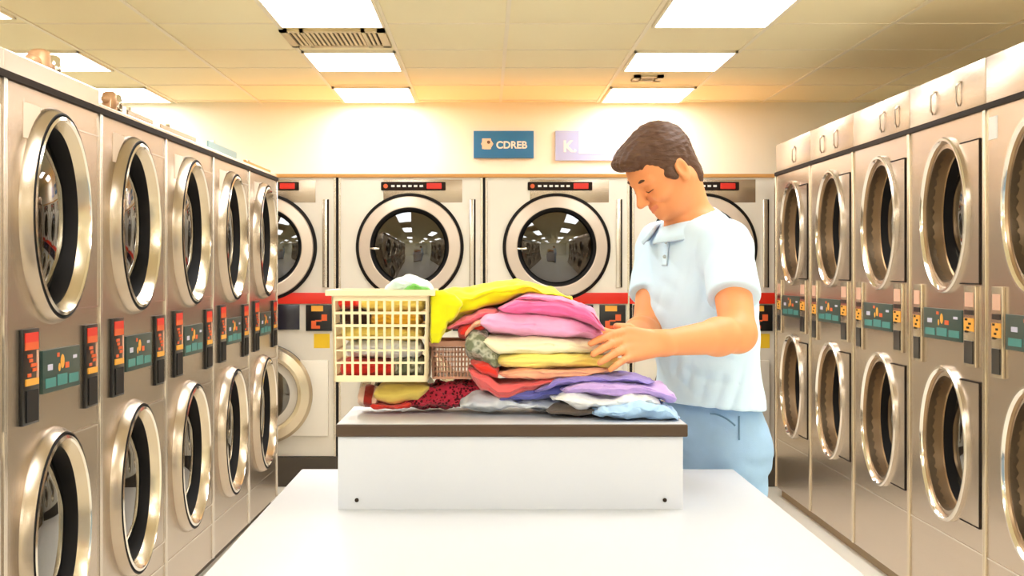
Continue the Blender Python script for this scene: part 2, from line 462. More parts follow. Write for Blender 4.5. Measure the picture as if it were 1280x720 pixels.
def rail(k, u0, u1, d, z0, h, m, name, label, cat):
    z0 = 1.906; d = d+.01
    t = empty(name, onleft(k, u0, d, z0), ang)
    bm = bmesh.new(); L = u1-u0
    box(bm, 0, L, 0, .12, 0, h*.35, .002); box(bm, 0, L, 0, .006, 0, h); box(bm, 0, L, .114, .12, 0, h); box(bm, L-.006, L, 0, .12, 0, h)
    bobj('body', bm, m, t)
    bm = bmesh.new(); tube(bm, [(L*.5, .06, h*.3), (L*.5, .06, h+.03)], .02, 10); bobj('knob', bm, M['chrome'], t)
    tag(t, label, cat)
rail(2, .55, .95, .03, 1.905, .055, M['steel'], 'metal_tray', 'low steel tray on top of the second left dryer', 'tray')
rail(3, .1, .8, .03, 1.905, .055, M['steel'], 'metal_tray', 'long low steel tray on top of the third left dryer', 'tray')
rail(4, .05, .8, .02, 1.905, .065, M['tealplate'], 'metal_tray', 'blue-grey tray on top of the fourth left dryer', 'tray')
rail(5, .05, .95, .02, 1.905, .045, M['cardboard'], 'cardboard_tray', 'orange-brown cardboard tray on the last left dryer', 'tray')

# ------------------------------------------------------------ back washers
def make_washer():
    W, YD = .93, 1.0
    H = 1.958
    t = empty('stacked_washer')
    bm = bmesh.new(); cx = .468
    hole_panel(bm, .012, W-.012, 1.227, H, cx, 1.516, .262)
    hole_panel(bm, .012, W-.012, .19, .985, cx, .587, .235)
    for x in (.012, W-.012):
        bm.faces.new([bm.verts.new(p) for p in ((x, 0, .19), (x, YD, .19), (x, YD, H), (x, 0, H))])
    bm.faces.new([bm.verts.new(p) for p in ((.012, 0, H), (W-.012, 0, H), (W-.012, YD, H), (.012, YD, H))])
    bm.faces.new([bm.verts.new(p) for p in ((.012, YD, .19), (W-.012, YD, .19), (W-.012, YD, H), (.012, YD, H))])
    bm.faces.new([bm.verts.new(p) for p in ((.012, 0, .19), (W-.012, 0, .19), (W-.012, YD, .19), (.012, YD, .19))])
    bm.faces.new([bm.verts.new(p) for p in ((.012, .001, .985), (W-.012, .001, .985), (W-.012, .001, 1.227), (.012, .001, 1.227))])
    bobj('cabinet', bm, M['enamel'], t)
    bm = bmesh.new(); box(bm, 0, .016, -.01, .02, .19, H); bobj('side_gap', bm, M['rubber'], t)
    bm = bmesh.new(); box(bm, .016, .03, -.012, .02, .19, H, .002)
    bobj('corner_trim', bm, M['trim'], t); bx('corner_trim', W-.014, W, -.012, .02, .19, H, M['trim'], t)
    bx('top_ledge', 0, W, -.03, YD, H, H+.022, M['cardboard'], t, .003)
    bx('plinth', -.0, W, -.03, YD, 0, .185, M['plinth'], t)
    bx('reflection_patch', .30, .80, -.003, .001, 1.80, 1.945, M['steel'], t, .001)  # grey reflection around the control strip, put in as a darker plate
    c = bx('control_strip', .285, .695, -.016, 0, 1.876, 1.93, M['seam'], t, .006)
    bm = bmesh.new(); box(bm, .575, .67, -.019, -.015, 1.885, 1.922, .004); bobj('start_button', bm, M['red'], c)
    bm = bmesh.new(); lathe(bm, .315, 1.903, [(.014, -.016), (.014, -.022), (0, -.022)], 16); bobj('button', bm, M['orange'], c)
    bm = bmesh.new()
    for i in range(6): box(bm, .35+i*.036, .372+i*.036, -.0185, -.015, 1.897, 1.910)
    bobj('printed_figures', bm, M['white'], c)
    bx('edge_handle', W-.085, W-.055, -.02, 0, 1.26, 1.82, M['trim'], t, .004)
    bx('handle_groove', W-.055, W-.045, -.006, .0005, 1.26, 1.82, M['seam'], t)
    # upper door
    bm = bmesh.new()
    lathe(bm, cx, 1.516, [(.342, 0), (.342, -.02), (.326, -.03), (.322, -.03), (.318, -.045), (.256, -.058), (.25, -.055), (.243, -.03), (.226, -.02), (.222, .02)], 96, [1, 1, 1, 0, 0, 0, 1, 1, 1])
    d = bobj('door', bm, [M['enamelring'], M['rubber']], t, angle=.5)
    bm = bmesh.new(); lathe(bm, cx, 1.516, [(.232, -.022), (.18, -.045), (.1, -.06), (0, -.065)], 48); bobj('glass', bm, M['glass_d'], d, smooth=True)
    bx('latch', cx-.25, cx-.19, -.07, -.05, 1.50, 1.512, M['chrome'], d, .003)
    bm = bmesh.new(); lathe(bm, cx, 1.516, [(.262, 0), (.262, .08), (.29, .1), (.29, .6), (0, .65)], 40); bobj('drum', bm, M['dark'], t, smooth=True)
    # middle band
    b = bx('red_band', .0, W-.01, -.02, 0, 1.157, 1.227, M['red'], t, .004)
    c = bx('display_panel', .02, .70, -.018, 0, .993, 1.152, M['navy'], t, .003)
    bx('readout', .36, .42, -.0195, -.017, 1.06, 1.08, M['signgrey'], c)
    c = bx('coin_box', .74, .905, -.022, 0, .985, 1.15, M['black'], t, .003)
    bx('price_label', .775, .85, -.024, -.021, 1.11, 1.145, M['amber'], c)
    bm = bmesh.new(); box(bm, .84, .875, -.024, -.021, 1.05, 1.09); box(bm, .80, .84, -.024, -.021, 1.045, 1.055); box(bm, .775, .805, -.024, -.021, 1.0, 1.05); box(bm, .805, .83, -.024, -.021, 1.0, 1.02)
    bobj('printed_figures', bm, M['orange'], c)
    bx('yellow_sticker', .79, .89, -.003, .0005, .876, .967, M['yellow'], t)
    # lower door with square surround
    bx('door_surround', .56, .885, -.04, .0, .32, .80, M['enamel'], t, .01)
    bm = bmesh.new()
    lathe(bm, cx, .587, [(.318, 0), (.318, -.045), (.30, -.075), (.25, -.085), (.228, -.07), (.215, -.02), (.212, .05)], 80, [1, 0, 0, 0, 0, 1])
    d = bobj('door', bm, [M['ring_in'], M['rubber']], t, angle=.5)
    bm = bmesh.new(); lathe(bm, cx, .587, [(.22, -.03), (.15, -.045), (0, -.05)], 40); bobj('glass', bm, M['glass_d'], d, smooth=True)
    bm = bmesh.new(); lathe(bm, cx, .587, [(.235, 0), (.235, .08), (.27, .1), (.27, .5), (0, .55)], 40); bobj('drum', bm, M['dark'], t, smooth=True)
    return t
names_b = ['first from the left, half hidden by the left dryers', 'second from the left, behind the laundry basket', 'third from the left, behind the pink towels', 'fourth from the left, mostly hidden behind the man']
w0 = make_washer()
YB = 9.9
for k in range(4):
    o = w0 if k == 0 else copy_tree(w0)
    o.location = (-1.884+.9305*k, YB, 0)
    tag(o, 'tall pale back-wall washer, '+names_b[k], 'washer', 'pale washers along the back wall')

# ------------------------------------------------------------ wall signs
def text_obj(s, size, loc, m, parent, name='lettering'):
    cu = bpy.data.curves.new('t', 'FONT'); cu.body = s; cu.size = size; cu.extrude = .002; cu.offset = size*.03
    o = bpy.data.objects.new('t', cu); COL.objects.link(o)
    bpy.context.view_layer.update()
    me = bpy.data.meshes.new_from_object(o.evaluated_get(bpy.context.evaluated_depsgraph_get()))
    bpy.data.objects.remove(o); bpy.data.curves.remove(cu)
    r = link(name, me, m, parent); me.materials.clear(); me.materials.append(m)
    r.location = loc; r.rotation_euler = (PI/2, 0, 0); return r
a = pw(592, 198, WY); b = pw(667, 164, WY)
t = empty('wall_sign', (a.x, WY, a.z)); w, h = b.x-a.x, b.z-a.z
bx('sign_board', 0, w, -.03, -.001, 0, h, M['signblue'], t, .003)
bm = bmesh.new(); lathe(bm, w*.225, h*.52, [(.044, -.031), (.044, -.036), (0, -.036)], 6); box(bm, w*.14, w*.29, -.035, -.029, h*.33, h*.72, .004)
bobj('emblem', bm, M['signcream'], t)
bm = bmesh.new(); lathe(bm, w*.25, h*.58, [(.012, -.036), (.012, -.039), (0, -.039)], 12); bobj('emblem_mark', bm, M['signbrown'], t)
text_obj('CDREB', .070, (w*.375, -.032, h*.36), M['white'], t)
tag(t, 'small blue sign with white lettering and a cream emblem on the back wall', 'sign')
a = pw(694, 201, WY); b = pw(773, 164, WY)
t = empty('wall_sign', (a.x, WY, a.z)); w, h = b.x-a.x, b.z-a.z
bx('sign_board', 0, w, -.03, -.001, 0, h, M['signglare'], t, .003)  # glare over this sign is put into its board and field colours
bx('glare_field', w*.37, w-.004, -.033, -.029, h*.22, h-.004, M['signlight'], t)
text_obj('K.', .11, (w*.12, -.032, h*.30), M['white'], t)
bm = bmesh.new(); box(bm, w*.55, w*.62, -.035, -.031, h*.62, h*.88); box(bm, w*.58, w*.66, -.035, -.031, h*.36, h*.54); box(bm, w*.48, w*.54, -.035, -.031, h*.52, h*.62)
bobj('print', bm, M['signgrey'], t)
tag(t, 'washed-out pale blue sign on the back wall beside the man\'s head', 'sign')

# ------------------------------------------------------------ folding table and raised shelf
TZ = .910
t = empty('folding_table', (0, 2.6, 0))
bx('table_top', -.43, .575, -1.3, 1.03, TZ-.035, TZ, M['lwhite'], t, .004)
bx('cabinet_body', -.37, .515, -1.24, .97, .1, TZ-.035, M['lwhite'], t)
bx('toe_kick', -.34, .485, -1.2, .93, 0, .1, M['plinth'], t)
tag(t, 'large white laminate folding table in the middle of the aisle', 'table')
BT = 1.076
t = empty('counter_riser', (0, 3.01, TZ))
bx('body', -.287, .380, .006, .385, 0, BT-TZ-.024, M['lwhite'], t, .001)
bm = bmesh.new(); box(bm, -.291, .389, 0, .39, BT-TZ-.025, BT-TZ-.001, .003); bobj('edging', bm, M['ledge'], t)
bx('top_surface', -.288, .386, .003, .387, BT-TZ-.002, BT-TZ, M['lwhite'], t)
for px in (446, 831):
    bm = bmesh.new(); q = pw(px, 625, 3.016); lathe(bm, q.x, q.z-TZ, [(.004, .006), (.004, .003), (0, .002)], 12)
    bobj('screw', bm, M['seam'], t)
tag(t, 'raised white box with a dark brown edge standing on the white table', 'counter riser')
# ------------------------------------------------------------ signed-distance sculpting (surface nets)
class Field:
    def __init__(s, lo, hi, h):
        s.lo = np.array(lo, float); s.h = h
        s.n = (np.ceil((np.array(hi)-s.lo)/h)).astype(int)+1
        s.d = np.full(tuple(s.n), .2, np.float32)
    def sub(s, a, b, m):
        i0 = np.maximum(0, np.floor((np.array(a)-m-s.lo)/s.h).astype(int)); i1 = np.minimum(s.n, np.ceil((np.array(b)+m-s.lo)/s.h).astype(int)+1)
        if (i1 <= i0).any(): return None
        ax = [s.lo[k]+s.h*np.arange(i0[k], i1[k]) for k in range(3)]
        X, Y, Z = np.meshgrid(*[a.astype(np.float32) for a in ax], indexing='ij')
        return tuple(slice(i0[k], i1[k]) for k in range(3)), X, Y, Z
    def put(s, sl, d, k, op):
        a = s.d[sl]
        if op == 'sub': d = -d; 
        if op == 'add':
            if k <= 0: s.d[sl] = np.minimum(a, d)
            else:
                h = np.maximum(k-np.abs(a-d), 0)/k; s.d[sl] = np.minimum(a, d)-h*h*k*.25
        else:
            if k <= 0: s.d[sl] = np.maximum(a, d)
            else:
                h = np.maximum(k-np.abs(a-d), 0)/k; s.d[sl] = np.maximum(a, d)+h*h*k*.25
    def cap(s, a, b, ra, rb=None, k=.01, op='add', flat=None):
        rb = ra if rb is None else rb
        a = np.array(a, float); b = np.array(b, float)
        r = max(ra, rb); m = r+k+3*s.h
        q = s.sub(np.minimum(a, b), np.maximum(a, b), m)
        if q is None: return
        sl, X, Y, Z = q; d = b-a; L = max(1e-9, d@d)
        t = np.clip(((X-a[0])*d[0]+(Y-a[1])*d[1]+(Z-a[2])*d[2])/L, 0, 1)
        px, py, pz = X-a[0]-t*d[0], Y-a[1]-t*d[1], Z-a[2]-t*d[2]
        if flat is not None:      # flatten along a unit direction by a factor
            n, f = np.array(flat[0], float), flat[1]; n = n/np.linalg.norm(n)
            pn = px*n[0]+py*n[1]+pz*n[2]; g = (1/f-1)*pn
            px, py, pz = px+g*n[0], py+g*n[1], pz+g*n[2]
        s.put(sl, np.sqrt(px*px+py*py+pz*pz)-(ra+(rb-ra)*t), k, op)
    def ell(s, c, r, R=None, k=.01, op='add'):
        c = np.array(c, float); r = np.array(r, float)*(HSC if R is Rh else 1); R = np.eye(3) if R is None else np.array(R)
        ext = np.sqrt(((R*r[None, :])**2).sum(1)); m = k+3*s.h
        q = s.sub(c-ext, c+ext, m)
        if q is None: return
        sl, X, Y, Z = q
        X, Y, Z = X-c[0], Y-c[1], Z-c[2]
        u = X*R[0, 0]+Y*R[1, 0]+Z*R[2, 0]; v = X*R[0, 1]+Y*R[1, 1]+Z*R[2, 1]; w = X*R[0, 2]+Y*R[1, 2]+Z*R[2, 2]
        k0 = np.sqrt((u/r[0])**2+(v/r[1])**2+(w/r[2])**2); k1 = np.sqrt((u/r[0]**2)**2+(v/r[1]**2)**2+(w/r[2]**2)**2)+1e-9
        s.put(sl, k0*(k0-1)/k1, k, op)
    def plane(s, p, n, k=0):      # keeps the side opposite to n
        n = np.array(n, float); n = n/np.linalg.norm(n); p = np.array(p, float)
        sl, X, Y, Z = s.sub(s.lo, s.lo+s.n*s.h, 0)
        s.put(sl, (X-p[0])*n[0]+(Y-p[1])*n[1]+(Z-p[2])*n[2], k, 'int')
    def mesh(s, name):
        d = s.d; ins = d < 0
        c = np.zeros(tuple(x-1 for x in d.shape), np.uint8)
        def cs(a, i, j, k): return a[i:a.shape[0]-1+i, j:a.shape[1]-1+j, k:a.shape[2]-1+k]
        for i in (0, 1):
            for j in (0, 1):
                for k in (0, 1): c += cs(ins, i, j, k)
        act = (c > 0) & (c < 8)
        idx = np.argwhere(act); N = len(idx)
        ids = np.full(act.shape, -1, np.int32); ids[tuple(idx.T)] = np.arange(N)
        P = np.zeros((N, 3)); W = np.zeros(N)
        cor = [(i, j, k) for i in (0, 1) for j in (0, 1) for k in (0, 1)]
        V = {q: d[idx[:, 0]+q[0], idx[:, 1]+q[1], idx[:, 2]+q[2]].astype(float) for q in cor}
        for a in cor:
            for ax in range(3):
                if a[ax] == 1: continue
                b = list(a); b[ax] = 1; b = tuple(b)
                va, vb = V[a], V[b]; m = (va < 0) != (vb < 0)
                t = np.where(m, va/np.where(m, va-vb, 1), 0)
                p = np.tile(np.array(a, float), (N, 1)); p[:, ax] += t
                P += p*m[:, None]; W += m
        P = s.lo+s.h*(idx+P/W[:, None])
        faces = []
        for ax in range(3):
            o = [x for x in range(3) if x != ax]
            sl0 = [slice(None)]*3; sl1 = [slice(None)]*3; sl0[ax] = slice(0, -1); sl1[ax] = slice(1, None)
            A, B = ins[tuple(sl0)], ins[tuple(sl1)]
            e = np.argwhere(A != B)
            e = e[(e[:, o[0]] > 0) & (e[:, o[1]] > 0) & (e[:, o[0]] < act.shape[o[0]]) & (e[:, o[1]] < act.shape[o[1]])]
            fl = A[tuple(e.T)]
            def g(u, v):
                q = e.copy(); q[:, o[0]] -= u; q[:, o[1]] -= v; return ids[tuple(q.T)]
            q = np.stack([g(0, 0), g(1, 0), g(1, 1), g(0, 1)], 1)
            sw = fl if ax != 1 else ~fl
            q[~sw] = q[~sw][:, ::-1]
            faces.append(q)
        Fc = np.concatenate(faces); Fc = Fc[(Fc >= 0).all(1)]
        # smooth a little
        ed = np.concatenate([Fc[:, [0, 1]], Fc[:, [1, 2]], Fc[:, [2, 3]], Fc[:, [3, 0]]]); ed = np.concatenate([ed, ed[:, ::-1]])
        cnt = np.bincount(ed[:, 0], minlength=N)[:, None]
        for it in range(3):
            S2 = np.stack([np.bincount(ed[:, 0], weights=P[ed[:, 1], k], minlength=N) for k in range(3)], 1)/np.maximum(cnt, 1)
            P = P+(S2-P)*(.5 if it % 2 == 0 else -.25 if it == 1 else .4)
        me = bpy.data.meshes.new(name)
        me.vertices.add(N); me.vertices.foreach_set('co', P.astype(np.float32).ravel())
        me.loops.add(len(Fc)*4); me.loops.foreach_set('vertex_index', Fc[:, ::-1].astype(np.int32).ravel())
        me.polygons.add(len(Fc)); me.polygons.foreach_set('loop_start', np.arange(0, len(Fc)*4, 4, dtype=np.int32))
        me.update(calc_edges=True); me.validate()
        me.polygons.foreach_set('use_smooth', [True]*len(me.polygons))
        return me, P
def fnoise(X, Y, Z, seed, fr):
    rs = np.random.RandomState(seed); out = 0
    for i in range(6):
        k = rs.normal(size=3); k = k/np.linalg.norm(k)*fr*(.6+.8*rs.rand()); ph = rs.rand()*6.28
        out = out+np.sin(X*k[0]+Y*k[1]+Z*k[2]+ph)
    return out/6

# ------------------------------------------------------------ the man
M['skin'] = mat('skin', rgb(236, 154, 98), .55, sss=.06, var=.04, vscale=12)
M['lips'] = mat('lips', rgb(226, 134, 96), .45)
M['hair'] = mat('brown_hair', rgb(84, 52, 31), .6, bump=.8, bscale=90, bdist=.006, var=.35, vscale=60, stretch=(.45, .45, 1.4))
M['shirt'] = mat('pale_blue_polo_cotton', rgb(212, 236, 255), .9, bump=.25, bscale=350, bdist=.001, sheen=.2, spec=.2)
M['denim'] = mat('light_blue_denim', rgb(158, 190, 222), .9, bump=.5, bscale=500, bdist=.0008, var=.14, vscale=14, spec=.2)
M['stitch'] = mat('denim_seam', rgb(108, 142, 172), .9)
M['eye'] = mat('eye_white', rgb(235, 228, 220), .2)
M['lash'] = mat('dark_brow', rgb(84, 50, 32), .7)
M['button'] = mat('shirt_button', rgb(170, 180, 180), .3)
M['shoe'] = mat('grey_shoe', rgb(90, 90, 96), .7)
M['sole'] = mat('white_sole', rgb(220, 220, 215), .6)

man = empty('person', (.575, 3.82, 0))
tag(man, 'young man in a pale blue polo shirt and light jeans looking down at folded towels', 'person')
MO = Vector((.575, 3.82, 0))
def V(*a): return np.array(a, float)
left = V(.42, -.9, 0); left /= np.linalg.norm(left)
fwd = V(-.9, -.42, 0); fwd /= np.linalg.norm(fwd)
up = V(0, 0, 1)
Rt = np.stack([left, fwd, up], 1)          # torso frame: columns left, forward, up
# head frame
hy = math.radians(27); hp = math.radians(39)
f0 = V(-math.cos(hy), -math.sin(hy), 0); l0 = V(math.sin(hy), -math.cos(hy), 0)
hf = f0*math.cos(hp)-up*math.sin(hp); hu = up*math.cos(hp)+f0*math.sin(hp)
roll = math.radians(0)
Rh = np.stack([l0, hf, hu], 1)
HC = V(.414, 3.665, 1.614)
HSC = .90
def H(x, y, z): return HC+HSC*(Rh @ V(x, y, z))

shL, shR = V(.553, 3.585, 1.428), V(.430, 3.87, 1.432)
elL, wrL = V(.553, 3.425, 1.232), V(.372, 3.25, 1.221)
elR, wrR = V(.388, 3.74, 1.225), V(.300, 3.47, 1.215)
pel = V(.552, 3.80, .98)
chest = V(.508, 3.725, 1.31)

h = .0032
fb = Field((.12, 3.05, .82), (.80, 4.06, 1.76), h)
# torso core (under the shirt)
fb.ell(chest, (.155, .09, .2), Rt, .03)
fb.ell(V(.535, 3.765, 1.12), (.12, .08, .2), Rt, .05)
fb.ell(V(.552, 3.80, .95), (.12, .08, .10), Rt, .05)
fb.cap(shL, shR, .045, .045, .05)
# neck
nb = V(.497, 3.735, 1.455)
fb.cap(nb, H(0, -.026, -.050), .054, .050, .03)
fb.cap(nb+V(.012, .015, .01), (shL+nb)/2, .042, .04, .05); fb.cap(nb+V(.01, .02, .01), (shR+nb)/2, .042, .04, .05)
fb.cap(nb+left*.0+fwd*.035, H(0, .012, -.085), .03, .03, .03)
# head
fb.ell(H(0, -.006, .030), (.073, .086, .082), Rh, .02)
fb.ell(H(0, .040, .022), (.058, .048, .058), Rh, .03)
fb.ell(H(0, .030, -.040), (.054, .056, .070), Rh, .03)
for s in (-1, 1):
    fb.cap(H(.052*s, -.008, -.042), H(.030*s, .052, -.088), .018, .016, .03)
    fb.ell(H(.038*s, .062, -.030), (.020, .018, .018), Rh, .02)
    fb.cap(H(.044*s, .077, .014), H(.014*s, .089, .014), .007, .008, .014)
    fb.ell(H(.031*s, .098, -.004), (.015, .013, .011), Rh, .010, 'sub')
    fb.ell(H(.031*s, .077, -.004), (.0145, .0125, .0115), Rh, .004)
    fb.cap(H(.0455*s, .078, -.003), H(.017*s, .089, -.007), .0025, .002, .004)
    fb.ell(H(.0115*s, .104, -.038), (.008, .010, .0075), Rh, .006)
    fb.ell(H(.0065*s, .108, -.0455), (.0036, .006, .004), Rh, .003, 'sub')
    # ears
    ec = H(.076*s, -.004, -.010)
    fb.ell(ec, (.009, .018, .031), Rh, .006)
    fb.ell(H(.085*s, .000, -.006), (.008, .0115, .021), Rh, .003, 'sub')
    fb.ell(H(.078*s, .004, -.036), (.006, .009, .010), Rh, .006)
fb.ell(H(0, .074, -.094), (.021, .018, .017), Rh, .02)
fb.cap(H(0, .090, .014), H(0, .106, -.024), .008, .009, .012)
fb.cap(H(0, .106, -.024), H(0, .116, -.035), .008, .0095, .006)
# smiling mouth
fb.ell(H(0, .078, -.066), (.028, .016, .018), Rh, .012)
for s in (-1, 1):
    fb.cap(H(0, .0955, -.0610), H(.027*s, .081, -.0555), .0038, .0020, .003)
    fb.cap(H(0, .0945, -.0730), H(.024*s, .083, -.0615), .0048, .002, .003)
    fb.cap(H(0, .1000, -.0668), H(.030*s, .083, -.0565), .0026, .0024, .001, 'sub')
    fb.cap(H(.021*s, .092, -.036), H(.037*s, .076, -.058), .0032, .0026, .006, 'sub')
    fb.ell(H(.036*s, .073, -.036), (.016, .013, .013), Rh, .012)
# arms
def arm(sh, el, wr, flatn):
    fb.cap(sh, el, .047, .039, .02)
    mid = el+(wr-el)*.28
    fb.cap(el, mid, .0375, .039, .02)
    fb.cap(mid, wr, .039, .0265, .02, flat=None)
arm(shL, elL, wrL, None); arm(shR, elR, wrR, None)
def hand(wr, kn, tips, thumb, pn, rf=.0082):
    """kn: four knuckle points index..pinky, tips: list of (mid, tip), pn: palm normal"""
    c = (kn[1]+kn[2])/2
    for i, kk in enumerate(kn):
        base = wr+(kk-c)*.35
        fb.cap(base, kk, .015, .0115, .012)
    for i, (a, b, t) in enumerate(tips):
        r = rf*(1, 1.04, .98, .88)[i]
        fb.cap(kn[i], a, r*1.12, r*1.02, .005); fb.cap(a, b, r*1.02, r*.95, .002); fb.cap(b, t, r*.95, r*.80, .002)
    a, b, t = thumb
    fb.cap(wr+(a-wr)*.25, a, .016, .013, .015); fb.cap(a, b, .0115, .0105, .004); fb.cap(b, t, .0105, .008, .002)
pn = V(.2, -.85, .45); pn /= np.linalg.norm(pn)
kn = [V(.287, 3.222, 1.247), V(.280, 3.208, 1.229), V(.282, 3.196, 1.210), V(.290, 3.188, 1.193)]
tp = [V(.209, 3.128, 1.226), V(.213, 3.116, 1.205), V(.226, 3.110, 1.188), V(.247, 3.112, 1.174)]
tips = []
for i in range(4):
    k_, t_ = kn[i], tp[i]
    a = k_+(t_-k_)*.45+pn*.010; b = k_+(t_-k_)*.76+pn*.006
    tips.append((a, b, t_))
hand(wrL, kn, tips, (V(.330, 3.262, 1.234), V(.298, 3.250, 1.252), V(.270, 3.236, 1.256)), pn)
knR = [V(.220, 3.435, 1.225), V(.213, 3.452, 1.213), V(.212, 3.466, 1.197), V(.216, 3.475, 1.182)]
tpR = [V(.150, 3.402, 1.222), V(.143, 3.420, 1.207), V(.146, 3.436, 1.190), V(.158, 3.448, 1.175)]
pr = V(.1, .9, .3)
tipsR = [(knR[i]+(tpR[i]-knR[i])*.45+pr*.009, knR[i]+(tpR[i]-knR[i])*.76+pr*.005, tpR[i]) for i in range(4)]
hand(wrR, knR, tipsR, (V(.255, 3.43, 1.235), V(.225, 3.41, 1.243), V(.200, 3.40, 1.243)), pr)
fb.plane((0, 0, 1.13), (0, 0, -1), .004)
me, P = fb.mesh('body')
body = link('body', me, [M['skin'], M['lips']], man); body.location = -MO
# lips get their own colour by place
hx = (P-HC) @ Rh / HSC
lipm = (np.abs(hx[:, 0]) < .024) & (hx[:, 1] > .085) & (hx[:, 2] > -.0765+.35*np.abs(hx[:, 0])) & (hx[:, 2] < -.0565+.10*np.abs(hx[:, 0]))
mi = []
for p in me.polygons: mi.append(1 if all(lipm[v] for v in p.vertices) else 0)
me.polygons.foreach_set('material_index', mi)

def hobj(name, fn, m, par=None):
    bm = bmesh.new(); fn(bm); o = bobj(name, bm, m, par or man, smooth=True); o.location = -MO; return o
for s in (-1, 1):
    hobj('eyebrow', lambda bm: tube(bm, [H(.015*s, .0945, .0175), H(.030*s, .0915, .0225), H(.046*s, .079, .019)], [.0028, .0036, .0018], 8), M['lash'])
    hobj('eyelashes', lambda bm: tube(bm, [H(.019*s, .0905, -.0115), H(.031*s, .0925, -.0135), H(.044*s, .083, -.011)], [.0009, .0014, .0009], 6), M['lash'])
for s in (-1, 1): pass

# hair
fh = Field((.24, 3.50, 1.48), (.56, 3.84, 1.78), .0028)
fh.ell(H(0, -.008, .034), (.081, .094, .088), Rh, .01)
fh.ell(H(0, -.046, -.036), (.058, .044, .074), Rh, .02)
fh.ell(H(0, .058, .080), (.056, .048, .034), Rh, .02)
fh.ell(H(-.004, .090, .080), (.044, .022, .018), Rh, .014)
# clear the face, ears and nape
fh.ell(H(0, .118, -.020), (.150, .066, .080), Rh, .008, 'sub')
fh.ell(H(0, .060, -.095), (.150, .085, .082), Rh, .008, 'sub')
for s in (-1, 1):
    fh.cap(H(.070*s, .032, -.002), H(.070*s, .022, -.018), .011, .008, .012)
    fh.ell(H(.080*s, -.006, -.013), (.022, .0185, .027), Rh, .003, 'sub')
fh.plane(H(0, -.05, -.098), Rh @ V(0, .35, -1), .01)
sl, X, Y, Z = fh.sub(fh.lo, fh.lo+fh.n*fh.h, 0)
q = (np.stack([X, Y, Z], -1)-HC) @ Rh / HSC
th = np.arctan2(q[..., 0], q[..., 2]-.0)*9
fh.d += (.0012*np.sin(th*4.1+q[..., 1]*50+2*np.sin(q[..., 1]*40))*np.clip(.5+2*fnoise(X, Y, Z, 6, 70), 0, 1)+.0020*fnoise(X, Y, Z, 5, 330)).astype(np.float32)
me, P = fh.mesh('hair')
hair = link('hair', me, M['hair'], man); hair.location = -MO

# polo shirt
fs = Field((.26, 3.42, .96), (.82, 4.08, 1.56), .0042)
fs.ell(chest+V(.006, 0, .0), (.166, .110, .205), Rt, .03)
fs.ell(V(.535, 3.77, 1.14), (.146, .108, .26), Rt, .06)
fs.ell(V(.545, 3.785, 1.00), (.158, .116, .16), Rt, .06)
fs.cap(shL+V(-.01, .012, 0), shR+V(.01, -.01, 0), .062, .062, .05)
fs.cap(nb+V(.01, .01, -.02), nb+V(.012, .015, .0), .078, .066, .05)
# sleeves
slL = shL+(elL-shL)*.60; slR = shR+(elR-shR)*.60
sv = Field((.26, 3.42, .96), (.82, 4.08, 1.56), .0042)
sv.cap(shL, shL+(elL-shL)*1.0, .057, .064, .0)
nL = (elL-shL)/np.linalg.norm(elL-shL)
sv.plane(slL, nL, .004)
sr = Field((.26, 3.42, .96), (.82, 4.08, 1.56), .0042)
sr.cap(shR, elR, .056, .062, .0)
nR = (elR-shR)/np.linalg.norm(elR-shR)
sr.plane(slR, nR, .004)
fs.plane((.50, 3.7, 1.050), (-.09, 0, -1), .004)
for fld in (sv, sr):
    a, b, kk = fs.d, fld.d, .022
    hh = np.maximum(kk-np.abs(a-b), 0)/kk; fs.d = np.minimum(a, b)-hh*hh*kk*.25
# neck opening
fs.cap(nb+fwd*.004+V(0, 0, .01), H(0, -.02, -.06), .064, .060, .006, 'sub')
fs.cap(nb+fwd*.070+V(0, 0, -.015), nb+fwd*.085+V(0, 0, .07), .012, .034, .006, 'sub')
sl, X, Y, Z = fs.sub(fs.lo, fs.lo+fs.n*fs.h, 0)
# cloth folds: soft diagonal wrinkles, stronger at the waist and armpit
ww = np.clip((1.40-Z)/.2, .35, 1)
w3 = X*.9+Y*.42          # across the chest
fold = 1-2*np.abs(np.sin(Z*46+X*30-Y*16+2.2*fnoise(X, Y, Z, 12, 30)))
fold2 = 1-2*np.abs(np.sin(Z*22-X*60+Y*30+2.5*fnoise(X, Y, Z, 13, 26)))
fs.d += (ww*(.0048*fold*np.clip(.1+1.6*fnoise(X, Y, Z, 3, 34), 0, 1)+.0042*fold2*np.clip(.1+1.6*fnoise(X, Y, Z, 4, 30), 0, 1)+.0045*fnoise(X, Y, Z, 8, 48)+.0012*fnoise(X, Y, Z, 18, 120))).astype(np.float32)
fs.plane((.50, 3.7, 1.052), (-.09, 0, -1), .004)
me, P = fs.mesh('polo_shirt')
shirt = link('polo_shirt', me, M['shirt'], man); shirt.location = -MO
